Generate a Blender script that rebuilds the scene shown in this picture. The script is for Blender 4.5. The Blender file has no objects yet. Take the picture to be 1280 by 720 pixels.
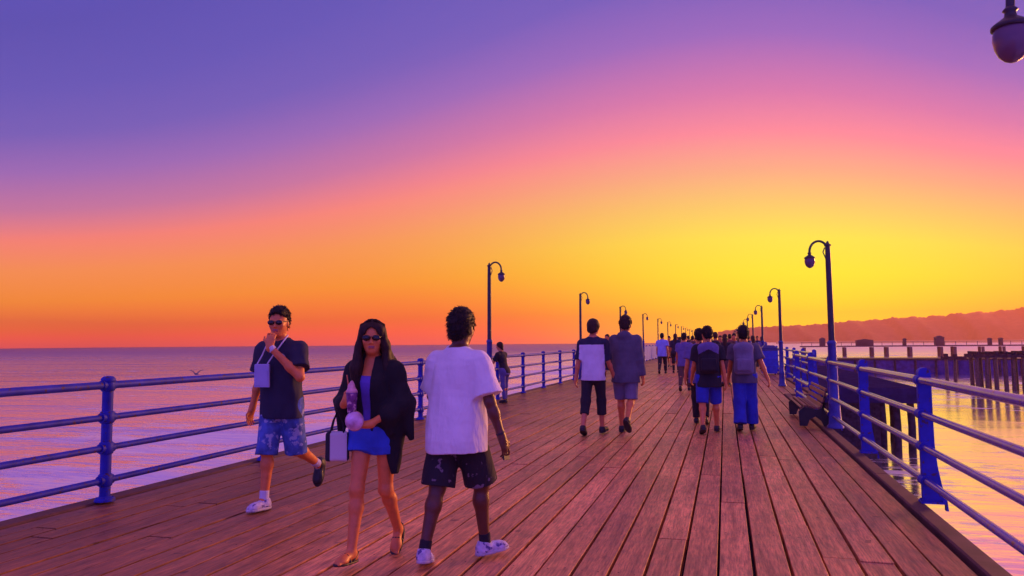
import bpy, bmesh, math, random
import numpy as np
from mathutils import Vector, Matrix

R = math.radians
rnd = random.Random(7)
scene = bpy.context.scene
col = scene.collection

# ------------------------------------------------------------------ render
scene.view_settings.view_transform = 'Standard'
scene.view_settings.look = 'None'
scene.view_settings.gamma = 1.0
scene.view_settings.use_curve_mapping = False
scene.view_settings.exposure = 0.0
scene.cycles.use_denoising = True
scene.cycles.max_bounces = 6
scene.cycles.volume_bounces = 0

# ------------------------------------------------------------------ tags
def tag(o, label=None, cat=None, group=None, kind=None):
    if label: o['label'] = label
    if cat: o['category'] = cat
    if group: o['group'] = group
    if kind: o['kind'] = kind
    return o

def empty(name, loc=(0, 0, 0), rz=0.0):
    o = bpy.data.objects.new(name, None)
    o.location = loc
    o.rotation_euler = (0, 0, rz)
    o.empty_display_size = 0.2
    col.objects.link(o)
    return o

def link_mesh(name, verts, faces, mats, parent=None, smooth=False, fmat=None):
    me = bpy.data.meshes.new(name)
    me.from_pydata([tuple(v) for v in verts], [], [tuple(f) for f in faces])
    if not isinstance(mats, (list, tuple)):
        mats = [mats]
    for m in mats:
        me.materials.append(m)
    if fmat is not None:
        me.polygons.foreach_set('material_index', fmat)
    if smooth:
        me.polygons.foreach_set('use_smooth', [True] * len(me.polygons))
    me.update()
    o = bpy.data.objects.new(name, me)
    col.objects.link(o)
    if parent: o.parent = parent
    return o

def copy_tree(o, parent=None):
    c = o.copy()
    col.objects.link(c)
    c.parent = parent
    for ch in list(o.children):
        copy_tree(ch, c)
    return c

# ------------------------------------------------------------------ mesh builder
class MB:
    def __init__(self):
        self.v = []; self.f = []; self.sm = []
    def add(self, vs, fs, smooth=False):
        b = len(self.v)
        self.v += [tuple(p) for p in vs]
        self.f += [tuple(i + b for i in f) for f in fs]
        self.sm += [smooth] * len(fs)
    def box(self, lo, hi, ch=0.0):
        x0, y0, z0 = lo; x1, y1, z1 = hi
        if ch <= 0:
            vs = [(x0,y0,z0),(x1,y0,z0),(x1,y1,z0),(x0,y1,z0),(x0,y0,z1),(x1,y0,z1),(x1,y1,z1),(x0,y1,z1)]
            fs = [(0,3,2,1),(4,5,6,7),(0,1,5,4),(1,2,6,5),(2,3,7,6),(3,0,4,7)]
        else:
            c = ch
            def ring(z, e): return [(x0+e,y0+e,z),(x1-e,y0+e,z),(x1-e,y1-e,z),(x0+e,y1-e,z)]
            rs = [ring(z0, 0), ring(z1-c, 0), ring(z1, c)]
            vs = [p for r_ in rs for p in r_]
            fs = [(0,3,2,1),(8,9,10,11)]
            for k in (0, 4):
                for i in range(4):
                    j = (i+1) % 4
                    fs.append((k+i, k+j, k+4+j, k+4+i))
        self.add(vs, fs)
    def tube(self, pts, rad, n=10, cap=True, closed=False):
        pts = [Vector(p) for p in pts]
        if not isinstance(rad, (list, tuple)): rad = [rad]*len(pts)
        vs = []; fs = []
        t0 = (pts[1]-pts[0]).normalized()
        ref = Vector((0,0,1)) if abs(t0.z) < 0.9 else Vector((1,0,0))
        u = t0.cross(ref).normalized()
        for i, p in enumerate(pts):
            if i == 0: t = pts[1]-pts[0]
            elif i == len(pts)-1: t = pts[-1]-pts[-2]
            else: t = (pts[i+1]-pts[i]).normalized()+(pts[i]-pts[i-1]).normalized()
            t.normalize()
            u = (u - t*u.dot(t)).normalized()
            w = t.cross(u)
            for k in range(n):
                a = 2*math.pi*k/n
                vs.append(p + (u*math.cos(a)+w*math.sin(a))*rad[i])
        for i in range(len(pts)-1):
            for k in range(n):
                j = (k+1) % n
                fs.append((i*n+k, i*n+j, (i+1)*n+j, (i+1)*n+k))
        self.add(vs, fs, True)
        if cap:
            m = (len(pts)-1)*n
            self.add([vs[k] for k in range(n)][::-1], [tuple(range(n))])
            self.add([vs[m+k] for k in range(n)], [tuple(range(n))])
    def lathe(self, prof, c=(0,0,0), n=20, smooth=True):
        vs = []; fs = []
        for r_, z in prof:
            for k in range(n):
                a = 2*math.pi*k/n
                vs.append((c[0]+r_*math.cos(a), c[1]+r_*math.sin(a), c[2]+z))
        for i in range(len(prof)-1):
            for k in range(n):
                j = (k+1) % n
                fs.append((i*n+k, i*n+j, (i+1)*n+j, (i+1)*n+k))
        self.add(vs, fs, smooth)
        if prof[0][0] > 1e-4: self.add(vs[:n][::-1], [tuple(range(n))])
        if prof[-1][0] > 1e-4: self.add(vs[-n:], [tuple(range(n))])
    def prism(self, poly, axis, a, b):
        """poly: 2-D outline; axis: the extrusion axis ('x','y','z'), from a to b"""
        def P(p, t):
            if axis == 'x': return (t, p[0], p[1])
            if axis == 'y': return (p[0], t, p[1])
            return (p[0], p[1], t)
        n = len(poly)
        vs = [P(p, a) for p in poly]+[P(p, b) for p in poly]
        fs = [tuple(range(n))[::-1], tuple(range(n, 2*n))]
        for i in range(n):
            j = (i+1) % n
            fs.append((i, j, n+j, n+i))
        self.add(vs, fs)
    def build(self, name, mat, parent=None, fixn=True):
        o = link_mesh(name, self.v, self.f, mat, parent)
        me = o.data
        me.polygons.foreach_set('use_smooth', self.sm)
        if fixn:
            bm = bmesh.new(); bm.from_mesh(me)
            bmesh.ops.recalc_face_normals(bm, faces=bm.faces)
            bm.to_mesh(me); bm.free()
        return o

# ------------------------------------------------------------------ materials
def nt(name):
    m = bpy.data.materials.new(name)
    m.use_nodes = True
    t = m.node_tree
    t.nodes.clear()
    out = t.nodes.new('ShaderNodeOutputMaterial')
    b = t.nodes.new('ShaderNodeBsdfPrincipled')
    t.links.new(b.outputs[0], out.inputs['Surface'])
    return m, t, b

def N(t, typ, **kw):
    n = t.nodes.new(typ)
    for k, v in kw.items():
        if k.startswith('i_'):
            key = k[2:]
            n.inputs[int(key) if key.isdigit() else key.replace('_', ' ')].default_value = v
        else:
            setattr(n, k, v)
    return n

def L(t, a, b): t.links.new(a, b)

def math_node(t, op, a, b=None, c=None, clamp=False):
    n = t.nodes.new('ShaderNodeMath'); n.operation = op; n.use_clamp = clamp
    for i, x in enumerate((a, b, c)):
        if x is None: continue
        if isinstance(x, (int, float)): n.inputs[i].default_value = x
        else: t.links.new(x, n.inputs[i])
    return n.outputs[0]

def ramp(t, fac, stops, interp='LINEAR'):
    n = t.nodes.new('ShaderNodeValToRGB')
    cr = n.color_ramp; cr.interpolation = interp
    while len(cr.elements) < len(stops): cr.elements.new(0.5)
    for e, (p, c) in zip(cr.elements, stops):
        e.position = p
        e.color = (c[0], c[1], c[2], 1)
    if fac is not None: t.links.new(fac, n.inputs[0])
    return n.outputs[0]

def mixc(t, fac, a, b, mode='MIX'):
    n = t.nodes.new('ShaderNodeMix'); n.data_type = 'RGBA'; n.blend_type = mode
    if isinstance(fac, (int, float)): n.inputs[0].default_value = fac
    else: t.links.new(fac, n.inputs[0])
    for i, x in ((6, a), (7, b)):
        if isinstance(x, tuple): n.inputs[i].default_value = (x[0], x[1], x[2], 1)
        else: t.links.new(x, n.inputs[i])
    return n.outputs[2]

def coords(t, kind='Object', scale=(1, 1, 1)):
    tc = t.nodes.new('ShaderNodeTexCoord')
    mp = t.nodes.new('ShaderNodeMapping')
    mp.inputs['Scale'].default_value = scale
    t.links.new(tc.outputs[kind], mp.inputs[0])
    return mp.outputs[0]

def noise(t, vec, scale, detail=4, rough=0.55):
    n = N(t, 'ShaderNodeTexNoise')
    n.inputs['Scale'].default_value = scale
    n.inputs['Detail'].default_value = detail
    n.inputs['Roughness'].default_value = rough
    if vec is not None: t.links.new(vec, n.inputs['Vector'])
    return n.outputs['Fac']

def bump(t, b, height, strength=0.3, dist=0.01):
    n = N(t, 'ShaderNodeBump')
    n.inputs['Strength'].default_value = strength
    n.inputs['Distance'].default_value = dist
    t.links.new(height, n.inputs['Height'])
    t.links.new(n.outputs[0], b.inputs['Normal'])

def M(name, c, rough=0.7, var=0.25, scale=9.0, bmp=0.15, bscale=60.0, metal=0.0, spec=0.5, sheen=0.0, c2=None, spots=None, sss=0.0, fold=0.0):
    """general painted / woven / skin surface: base colour with noise variation, fine bump"""
    m, t, b = nt(name)
    v = coords(t)
    n1 = noise(t, v, scale, 4)
    lo = tuple(x*(1-var) for x in c); hi = tuple(min(1, x*(1+var)) for x in (c2 or c))
    cc = ramp(t, n1, [(0.3, lo), (0.7, hi)])
    if spots:
        sc, thr, sc_col = spots
        n2 = noise(t, v, sc, 3)
        mask = ramp(t, n2, [(thr, (0,0,0)), (thr+0.05, (1,1,1))])
        cc = mixc(t, mask, cc, sc_col)
    L(t, cc, b.inputs['Base Color'])
    b.inputs['Roughness'].default_value = rough
    b.inputs['Metallic'].default_value = metal
    b.inputs['Specular IOR Level'].default_value = spec
    if sheen: b.inputs['Sheen Weight'].default_value = sheen
    if sss:
        b.inputs['Subsurface Weight'].default_value = sss
        b.inputs['Subsurface Radius'].default_value = (0.02, 0.008, 0.004)
    if bmp and not fold: bump(t, b, noise(t, v, bscale, 3), bmp, 0.004)
    if fold:
        # soft creases running down the cloth, and the weave
        f1 = noise(t, coords(t, 'Object', (9, 9, 3)), 1.0, 3, 0.5)
        f2 = noise(t, coords(t, 'Object', (6, 6, 11)), 1.0, 2, 0.5)
        hh = math_node(t, 'ADD', math_node(t, 'MULTIPLY', math_node(t, 'ABSOLUTE', math_node(t, 'SUBTRACT', f1, 0.5)), -1.6), math_node(t, 'MULTIPLY', f2, 0.5))
        hh = math_node(t, 'ADD', hh, math_node(t, 'MULTIPLY', noise(t, v, bscale, 3), 0.04))
        bump(t, b, hh, fold, 0.035)
    return m
# ------------------------------------------------------------------ look parameters
BACKSKY = (0.24, 0.17, 1.25)
ZENITH = (0.58, 0.21, 0.52)
NISH = 0.002
SUN_E, SUN_ANG = 3.5, 12.0
DECK0, DECK1, DECK2, DECK3 = (0.40, 0.165, 0.065), (0.60, 0.250, 0.092), (0.50, 0.205, 0.080), (0.70, 0.295, 0.115)
DECK_R, DECK_S = 0.27, 0.9
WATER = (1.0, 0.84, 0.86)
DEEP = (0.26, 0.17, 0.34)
WMETAL, WR = 0.55, 0.10
WV = (1.5, 0.55, 0.11, 1.8)
SWELL = 0.6
HAZE, HAZE_C, HAZE_G = 0.00030, (1.0, 0.42, 0.20), 0.5
LOWSKY = 0.95
# ------------------------------------------------------------------ implicit surfaces for people
def A3(p): return np.array(p, dtype=np.float32)

class Vol:
    def __init__(self, lo, hi, h):
        self.h = h
        self.lo = A3(lo)
        n = [int(math.ceil((hi[i]-lo[i])/h))+1 for i in range(3)]
        self.ax = [self.lo[i]+np.arange(n[i], dtype=np.float32)*h for i in range(3)]
        self.F = np.full(n, 0.15, dtype=np.float32)
    def _sl(self, lo, hi):
        s = []
        for i in range(3):
            a = np.searchsorted(self.ax[i], lo[i]); b = np.searchsorted(self.ax[i], hi[i])
            s.append(slice(a, b))
        return tuple(s)
    def _pts(self, s):
        return (self.ax[0][s[0]][:, None, None], self.ax[1][s[1]][None, :, None], self.ax[2][s[2]][None, None, :])
    def put(self, fn, lo, hi, k, mode='u'):
        m = k+3*self.h+0.01
        s = self._sl([x-m for x in lo], [x+m for x in hi])
        if any(q.stop <= q.start for q in s): return
        d = fn(*self._pts(s)).astype(np.float32)
        a = self.F[s]
        if mode == 'u':
            if k > 1e-5:
                hh = np.clip(0.5+0.5*(a-d)/k, 0, 1)
                self.F[s] = a*(1-hh)+d*hh-k*hh*(1-hh)
            else: self.F[s] = np.minimum(a, d)
        else:
            self.F[s] = np.maximum(a, -d)
    def cut(self, fn):
        d = fn(self.ax[0][:, None, None], self.ax[1][None, :, None], self.ax[2][None, None, :])
        self.F = np.maximum(self.F, d).astype(np.float32)
    def warp(self, amp, freq, seed, zf=1.0):
        g = np.random.RandomState(seed)
        x, y, z = self.ax[0][:, None, None], self.ax[1][None, :, None], self.ax[2][None, None, :]
        w = 0
        for i in range(4):
            d = g.randn(3); d /= np.linalg.norm(d); d[2] *= zf
            e = g.randn(3); e /= np.linalg.norm(e)
            f = freq*(0.6+0.9*g.rand())
            w = w+np.sin((x*d[0]+y*d[1]+z*d[2])*f+g.rand()*6+1.2*np.sin((x*e[0]+y*e[1]+z*e[2])*f*0.6))/4
        self.F = (self.F+amp*w).astype(np.float32)
    # primitives
    def cap(self, a, b, ra, rb, k=0.02, mode='u'):
        a = A3(a); b = A3(b); ab = b-a; L2 = float(ab@ab)+1e-9
        def fn(x, y, z):
            px, py, pz = x-a[0], y-a[1], z-a[2]
            t = np.clip((px*ab[0]+py*ab[1]+pz*ab[2])/L2, 0, 1)
            return np.sqrt((px-ab[0]*t)**2+(py-ab[1]*t)**2+(pz-ab[2]*t)**2)-(ra+(rb-ra)*t)
        r = max(ra, rb)
        self.put(fn, np.minimum(a, b)-r, np.maximum(a, b)+r, k, mode)
    def cone(self, a, b, ra, rb, k=0.02, fl=None):
        """flat-ended cone; fl = (dir, factor) squeezes it along dir"""
        a = A3(a); b = A3(b); ab = b-a; Ln = float(np.linalg.norm(ab)); u = ab/Ln
        def fn(x, y, z):
            px, py, pz = x-a[0], y-a[1], z-a[2]
            t = px*u[0]+py*u[1]+pz*u[2]
            qx, qy, qz = px-u[0]*t, py-u[1]*t, pz-u[2]*t
            if fl is not None:
                d, f = fl
                s = (qx*d[0]+qy*d[1]+qz*d[2])*(1/f-1)
                qx, qy, qz = qx+d[0]*s, qy+d[1]*s, qz+d[2]*s
            rr = ra+(rb-ra)*np.clip(t/Ln, 0, 1)
            return np.maximum(np.sqrt(qx*qx+qy*qy+qz*qz)-rr, np.maximum(-t, t-Ln))
        r = max(ra, rb)*max(1, (fl[1] if fl else 1))
        self.put(fn, np.minimum(a, b)-r, np.maximum(a, b)+r, k)
    def ell(self, c, r, k=0.02, rot=None, mode='u'):
        c = A3(c); r = A3(r); Rm = np.eye(3, dtype=np.float32) if rot is None else np.array(rot, dtype=np.float32)
        def fn(x, y, z):
            p = (x-c[0], y-c[1], z-c[2])
            q = [p[0]*Rm[0, i]+p[1]*Rm[1, i]+p[2]*Rm[2, i] for i in range(3)]
            k0 = np.sqrt((q[0]/r[0])**2+(q[1]/r[1])**2+(q[2]/r[2])**2)
            k1 = np.sqrt((q[0]/r[0]**2)**2+(q[1]/r[1]**2)**2+(q[2]/r[2]**2)**2)+1e-6
            return k0*(k0-1)/k1
        m = float(max(r))
        self.put(fn, c-m, c+m, k, mode)
    def sect(self, secs, k=0.02, p=2.3):
        """secs: (z, cx, cy, rx, ry) from low to high: an upright body of elliptic sections"""
        S = np.array(secs, dtype=np.float32)
        def fn(x, y, z):
            zz = z+0*x*y if False else z
            ip = [np.interp(zz.ravel(), S[:, 0], S[:, i]).reshape(zz.shape).astype(np.float32) for i in range(1, 5)]
            q = (np.abs((x-ip[0])/ip[2])**p+np.abs((y-ip[1])/ip[3])**p)**(1/p)
            d = (q-1)*np.minimum(ip[2], ip[3])
            return np.maximum(d, np.maximum(S[0, 0]-zz, zz-S[-1, 0]))
        rx = S[:, 3].max()+np.abs(S[:, 1]).max(); ry = S[:, 4].max()+np.abs(S[:, 2]).max()
        self.put(fn, (-rx, -ry, S[0, 0]), (rx, ry, S[-1, 0]), k)
    def box(self, c, half, rot=None, rad=0.01, k=0.0, mode='u'):
        c = A3(c); hh = A3(half)-rad; Rm = np.eye(3, dtype=np.float32) if rot is None else np.array(rot, dtype=np.float32)
        def fn(x, y, z):
            p = (x-c[0], y-c[1], z-c[2])
            q = [np.abs(p[0]*Rm[0, i]+p[1]*Rm[1, i]+p[2]*Rm[2, i])-hh[i] for i in range(3)]
            o = np.sqrt(np.maximum(q[0], 0)**2+np.maximum(q[1], 0)**2+np.maximum(q[2], 0)**2)
            return o+np.minimum(np.maximum(q[0], np.maximum(q[1], q[2])), 0)-rad
        m = float(np.linalg.norm(A3(half)))
        self.put(fn, c-m, c+m, k, mode)
    # surface nets
    def mesh(self):
        F = self.F.copy()
        F[0] = F[-1] = 0.1; F[:, 0] = F[:, -1] = 0.1; F[:, :, 0] = F[:, :, -1] = 0.1
        I = F < 0
        nx, ny, nz = F.shape
        cnt = np.zeros((nx-1, ny-1, nz-1), dtype=np.int8)
        offs = [(a, b, c) for a in (0, 1) for b in (0, 1) for c in (0, 1)]
        for a, b, c in offs:
            cnt += I[a:nx-1+a, b:ny-1+b, c:nz-1+c]
        act = np.argwhere((cnt > 0) & (cnt < 8))
        if len(act) == 0: return np.zeros((0, 3)), np.zeros((0, 4), int)
        idx = np.full(cnt.shape, -1, dtype=np.int32)
        idx[act[:, 0], act[:, 1], act[:, 2]] = np.arange(len(act))
        val = {o: F[act[:, 0]+o[0], act[:, 1]+o[1], act[:, 2]+o[2]] for o in offs}
        acc = np.zeros((len(act), 3)); num = np.zeros(len(act))
        for o in offs:
            for ax in range(3):
                if o[ax]: continue
                q = list(o); q[ax] = 1; q = tuple(q)
                va, vb = val[o], val[q]
                cr = (va < 0) != (vb < 0)
                t = np.where(cr, va/np.where(cr, va-vb, 1), 0)
                pt = np.tile(np.array(o, float), (len(act), 1)); pt[:, ax] += t
                acc[cr] += pt[cr]; num[cr] += 1
        V = self.lo+(act+acc/num[:, None])*self.h
        Q = []
        for ax in range(3):
            sl0 = [slice(1, -1)]*3; sl1 = [slice(1, -1)]*3
            sl0[ax] = slice(0, -1); sl1[ax] = slice(1, None)
            A_, B_ = I[tuple(sl0)], I[tuple(sl1)]
            e = np.argwhere(A_ != B_)
            if len(e) == 0: continue
            flip = A_[e[:, 0], e[:, 1], e[:, 2]]
            base = e+1; base[:, ax] -= 1
            u, w = (ax+1) % 3, (ax+2) % 3
            def cell(du, dw):
                c = base.copy(); c[:, u] += du; c[:, w] += dw
                return idx[c[:, 0], c[:, 1], c[:, 2]]
            q = np.stack([cell(-1, -1), cell(0, -1), cell(0, 0), cell(-1, 0)], 1)
            q[~flip] = q[~flip][:, ::-1]
            Q.append(q)
        Q = np.concatenate(Q)
        Q = Q[(Q >= 0).all(1)]
        # one smoothing pass
        for lam in (0.5,):
            s = np.zeros_like(V); n = np.zeros(len(V))
            for a, b in ((0, 1), (1, 2), (2, 3), (3, 0)):
                np.add.at(s, Q[:, a], V[Q[:, b]]); np.add.at(n, Q[:, a], 1)
                np.add.at(s, Q[:, b], V[Q[:, a]]); np.add.at(n, Q[:, b], 1)
            V = V+lam*(s/np.maximum(n, 1)[:, None]-V)
        return V, Q
    def obj(self, name, mats, parent, fm=None):
        V, Q = self.mesh()
        fmat = None
        if fm is not None:
            ctr = V[Q].mean(1)
            fmat = fm(ctr).astype(np.int32)
        return link_mesh(name, V.tolist(), Q.tolist(), mats, parent, True, fmat)

def nrm(v):
    v = np.array(v, float); return v/(np.linalg.norm(v)+1e-9)

def rotx(a):
    c, s = math.cos(a), math.sin(a); return np.array([[1,0,0],[0,c,-s],[0,s,c]])
def rotz(a):
    c, s = math.cos(a), math.sin(a); return np.array([[c,-s,0],[s,c,0],[0,0,1]])
# ------------------------------------------------------------------ people
HS = 1.07           # head size
HB = 1.75          # every figure is modelled 1.75 m tall, then scaled

def hang(side, swing=0.0, abd=10.0, flex=15.0, inward=0.0):
    """an arm hanging at the side: swing forward, lift outward, elbow flexed"""
    sx = 1 if side == 'R' else -1
    S = np.array((sx*0.176, -0.005, 1.402))
    a, b = R(swing), R(abd)
    d = np.array((sx*math.sin(b), math.sin(a)*math.cos(b), -math.cos(a)*math.cos(b)))
    E = S+d*0.30
    a2 = R(swing+flex)
    b2 = R(abd-inward)
    d2 = np.array((sx*math.sin(b2), math.sin(a2)*math.cos(b2), -math.cos(a2)*math.cos(b2)))
    W = E+d2*0.255
    return dict(S=S, E=E, W=W, hand=d2, palm=np.array((-sx, 0.15, 0.0)), curl=22)

def reach(side, E, W, hand, palm, curl=30):
    sx = 1 if side == 'R' else -1
    return dict(S=np.array((sx*0.176, 0.0, 1.402)), E=np.array(E, float), W=np.array(W, float), hand=np.array(hand, float),
                palm=np.array(palm, float), curl=curl)

def solve(pose):
    J = {}
    lows = []
    for s, sx in (('R', 1), ('L', -1)):
        a, b, c, sp = pose['leg'+s]
        hip = np.array((sx*0.092, 0.0, 0.0))
        d = np.array((sx*math.sin(R(sp)), math.sin(R(a))*math.cos(R(sp)), -math.cos(R(a))*math.cos(R(sp))))
        kn = hip+d*0.425
        a2 = R(a-b)
        d2 = np.array((sx*math.sin(R(sp*0.3)), math.sin(a2), -math.cos(a2)))
        an = kn+nrm(d2)*0.415
        toe = R(pose.get('toe', 8))*sx
        f = np.array((math.sin(toe)*math.cos(R(c)), math.cos(toe)*math.cos(R(c)), math.sin(R(c))))
        side = nrm(np.cross(f, (0, 0, 1))) if abs(f[2]) < 0.98 else np.array((1., 0, 0))
        n = np.cross(side, f)
        J[s] = dict(hip=hip, kn=kn, an=an, f=f, n=n, side=side, shin=nrm(d2))
        lows += [(an-n*0.088-f*0.065)[2], (an-n*0.088+f*0.17)[2]]
    hz = -min(lows)
    for s in 'RL':
        for k in ('hip', 'kn', 'an'): J[s][k] = J[s][k]+np.array((0, 0, hz))
    J['hz'] = hz
    o = np.array((0, 0, hz-0.93))
    ln = pose.get('lean', 2.0)
    def up(p):
        p = np.array(p, float)
        q = p.copy(); q[1] += math.tan(R(ln))*(p[2]-0.93)
        return q+o
    J['up'] = up
    for s in 'RL':
        A = dict(pose['arm'+s])
        for k in ('S', 'E', 'W'): A[k] = up(A[k])
        J['arm'+s] = A
    J['neck'] = up((0, -0.005, 1.47))
    J['head'] = up((0, 0.03, 1.625))
    J['hr'] = rotz(R(pose.get('yaw', 0))) @ rotx(R(pose.get('nod', 0)))
    J['lean'] = ln
    return J

def secs(J, rows, w=1.0, dx=0.0, off=0.0):
    o = J['hz']-0.93
    t = math.tan(R(J['lean']))
    return [(z+o, dx, cy+t*(z-0.93), rx*w+off, ry*(0.5+0.5*w)+off) for z, cy, rx, ry in rows]

TORSO_M = [(0.835,-0.015,.13,.09),(0.86,-0.02,.160,.112),(0.93,-0.018,.168,.118),(1.02,-0.004,.150,.108),(1.10,.004,.146,.104),(1.22,.006,.160,.112),
           (1.32,.002,.168,.115),(1.40,-.004,.150,.098),(1.45,-.008,.10,.072),(1.50,-.008,.058,.058)]
TORSO_F = [(0.835,-0.015,.135,.09),(0.86,-0.022,.165,.115),(0.93,-0.02,.168,.118),(1.02,-0.004,.138,.10),(1.10,.004,.122,.09),(1.22,.012,.138,.108),
           (1.30,.014,.146,.118),(1.38,.0,.135,.09),(1.44,-.006,.085,.062),(1.50,-.008,.047,.05)]

def add_hand(V, A, side, fr=0.0085):
    W = A['W']; h = nrm(A['hand']); p = np.array(A['palm'], float)
    p = nrm(p-h*np.dot(p, h)); sd = np.cross(h, p)
    # the thumb lies towards the front / inner side of the body
    fwd = np.array((0, 1.0, 0.0))+np.array((-1 if side == 'R' else 1, 0, 0))*0.3+np.array((0, 0, 0.4))
    if np.dot(sd, fwd) < 0: sd = -sd
    rot = np.stack([sd, h, p], 1)
    V.ell(W+h*0.05, (0.041, 0.056, 0.018), 0.02, rot)
    V.cap(W-h*0.02, W+h*0.03, 0.027, 0.026, 0.02)
    cu = A['curl']
    for i, (o, ln) in enumerate(((0.031, .072), (0.010, .080), (-0.011, .074), (-0.030, .058))):
        b = W+h*(0.092-abs(o)*0.12)+sd*o
        c1 = R(cu*0.8+3*i); c2 = R(cu*2.0+5*i); c3 = R(cu*2.9+6*i)
        spread = sd*o*0.9
        d1 = nrm(h*math.cos(c1)+p*math.sin(c1)+spread)
        d2 = nrm(h*math.cos(c2)+p*math.sin(c2)+spread*0.5)
        d3 = nrm(h*math.cos(c3)+p*math.sin(c3))
        q1 = b+d1*ln*0.48; q2 = q1+d2*ln*0.32; q3 = q2+d3*ln*0.22
        V.cap(b-h*0.02, q1, fr*1.12, fr, 0.004)
        V.cap(q1, q2, fr, fr*0.95, 0.002)
        V.cap(q2, q3, fr*0.95, fr*0.8, 0.002)
    tb = W+h*0.028+sd*0.030
    t1 = nrm(h*0.75+sd*0.62+p*0.25); t2 = nrm(h*0.92+sd*0.15+p*0.45)
    q = tb+t1*0.042
    V.cap(tb-sd*0.012, q, 0.0135, 0.0105, 0.012)
    V.cap(q, q+t2*0.034, 0.0105, 0.0085, 0.004)

def add_head(V, J, fem):
    c = J['head']; Rm = J['hr']
    def P(x, y, z): return c+Rm@np.array((x, y, z), float)*HS
    E0 = V.ell
    def ell(c_, r_, k, rot): E0(c_, [q*HS for q in r_], k, rot)
    ell(P(0, -.012, .03), (.074, .094, .092), 0.03, Rm)
    ell(P(0, .022, -.035), (.060, .068, .080), 0.04, Rm)
    ell(P(0, .055, -.090), (.026, .026, .020), 0.03, Rm)
    for sx in (-1, 1):
        ell(P(sx*.036, .060, -.022), (.024, .022, .022), 0.02, Rm)
        ell(P(sx*.074, -.005, -.008), (.008, .018, .031), 0.006, Rm)
        ell(P(sx*.030, .083, .018), (.026, .010, .007), 0.01, Rm)
        ell(P(sx*.031, .076, -.002), (.013, .012, .011), 0.004, Rm)
        ell(P(sx*.011, .094, -.036), (.008, .009, .006), 0.006, Rm)
    V.cap(P(0, .082, .006), P(0, .103, -.030), .0075, .0105, 0.010)
    ell(P(0, .083, -.062), (.024, .011, .006), 0.005, Rm)
    ell(P(0, .081, -.071), (.020, .011, .006), 0.004, Rm)

def add_foot(V, F, off=0.0):
    Rm = np.stack([F['side'], F['f'], F['n']], 1); A = F['an']
    V.ell(A-F['n']*.045-F['f']*.030, (.032+off, .040+off, .045+off), 0.03, Rm)
    V.ell(A-F['n']*.045+F['f']*.055, (.034+off, .085+off, .034+off), 0.04, Rm)
    V.ell(A-F['n']*.062+F['f']*.115, (.044+off, .055+off, .024+off), 0.03, Rm)
    for i, (o, l, r_) in enumerate(((-.022, .062, .013), (-.006, .060, .010), (.008, .054, .009), (.020, .046, .009), (.031, .036, .008))):
        b = A-F['n']*.072+F['f']*.125+F['side']*o*1.0*F.get('in', 1)
        V.cap(b, b+F['f']*(l-0.01), r_+off, r_*0.9+off, 0.006)

def make_shoe(J, s, root, mat, sole, h, high=0.0, lace=None):
    F = J[s]; A = F['an']; f, n, sd = F['f'], F['n'], F['side']
    Rm = np.stack([sd, f, n], 1)
    V = Vol(A-0.24, A+0.26, h)
    V.ell(A-n*.050-f*.026, (.040, .052, .056), 0.03, Rm)
    V.ell(A-n*.052+f*.055, (.043, .095, .040), 0.05, Rm)
    V.ell(A-n*.062+f*.125, (.048, .062, .030), 0.04, Rm)
    V.cone(A-n*.05-f*.006, A+n*(.006+high)-f*.010, .046, .043, 0.02)
    V.cut(lambda x, y, z: -((x-A[0])*n[0]+(y-A[1])*n[1]+(z-A[2])*n[2]+0.070))
    o = V.obj('shoe', mat, root)
    V = Vol(A-0.24, A+0.26, h)
    V.ell(A-n*.077-f*.022, (.043, .062, .05), 0.03, Rm)
    V.ell(A-n*.077+f*.115, (.051, .082, .05), 0.06, Rm)
    V.ell(A-n*.077+f*.045, (.042, .08, .05), 0.04, Rm)
    q = lambda x, y, z: (x-A[0])*n[0]+(y-A[1])*n[1]+(z-A[2])*n[2]
    V.cut(lambda x, y, z: np.maximum(q(x, y, z)+0.064, -(q(x, y, z)+0.088)))
    V.obj('sole', sole, o)
    if lace is not None:
        m = MB()
        for k in range(4):
            c = A-n*(.012+.011*k)+f*(.045+.022*k)
            m.tube([c-sd*.022-n*.006, c+n*.004, c+sd*.022-n*.006], .0045, 6)
        m.build('laces', lace, o)
    return o

def make_sandal(J, s, root, mat, h):
    F = J[s]; A = F['an']; f, n, sd = F['f'], F['n'], F['side']
    Rm = np.stack([sd, f, n], 1)
    V = Vol(A-0.24, A+0.26, h)
    V.ell(A-n*.080-f*.020, (.038, .058, .05), 0.03, Rm)
    V.ell(A-n*.080+f*.115, (.047, .080, .05), 0.06, Rm)
    V.ell(A-n*.080+f*.045, (.037, .08, .05), 0.04, Rm)
    q = lambda x, y, z: (x-A[0])*n[0]+(y-A[1])*n[1]+(z-A[2])*n[2]
    V.cut(lambda x, y, z: np.maximum(q(x, y, z)+0.070, -(q(x, y, z)+0.088)))
    o = V.obj('sandal', mat, root)
    m = MB()
    m.tube([A-n*.072+f*.06-sd*.042, A-n*.025+f*.075-sd*.020, A-n*.018+f*.08, A-n*.025+f*.075+sd*.020, A-n*.072+f*.06+sd*.042], .008, 8)
    m.tube([A-n*.02+f*.078, A-n*.045+f*.115, A-n*.075+f*.14-sd*.01], .006, 8)
    m.tube([A-n*.072+f*.02-sd*.038, A-n*.02-f*.045-sd*.030, A-n*.012-f*.066, A-n*.02-f*.045+sd*.030, A-n*.072+f*.02+sd*.038], .006, 8)
    m.build('strap', mat, o)

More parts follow.
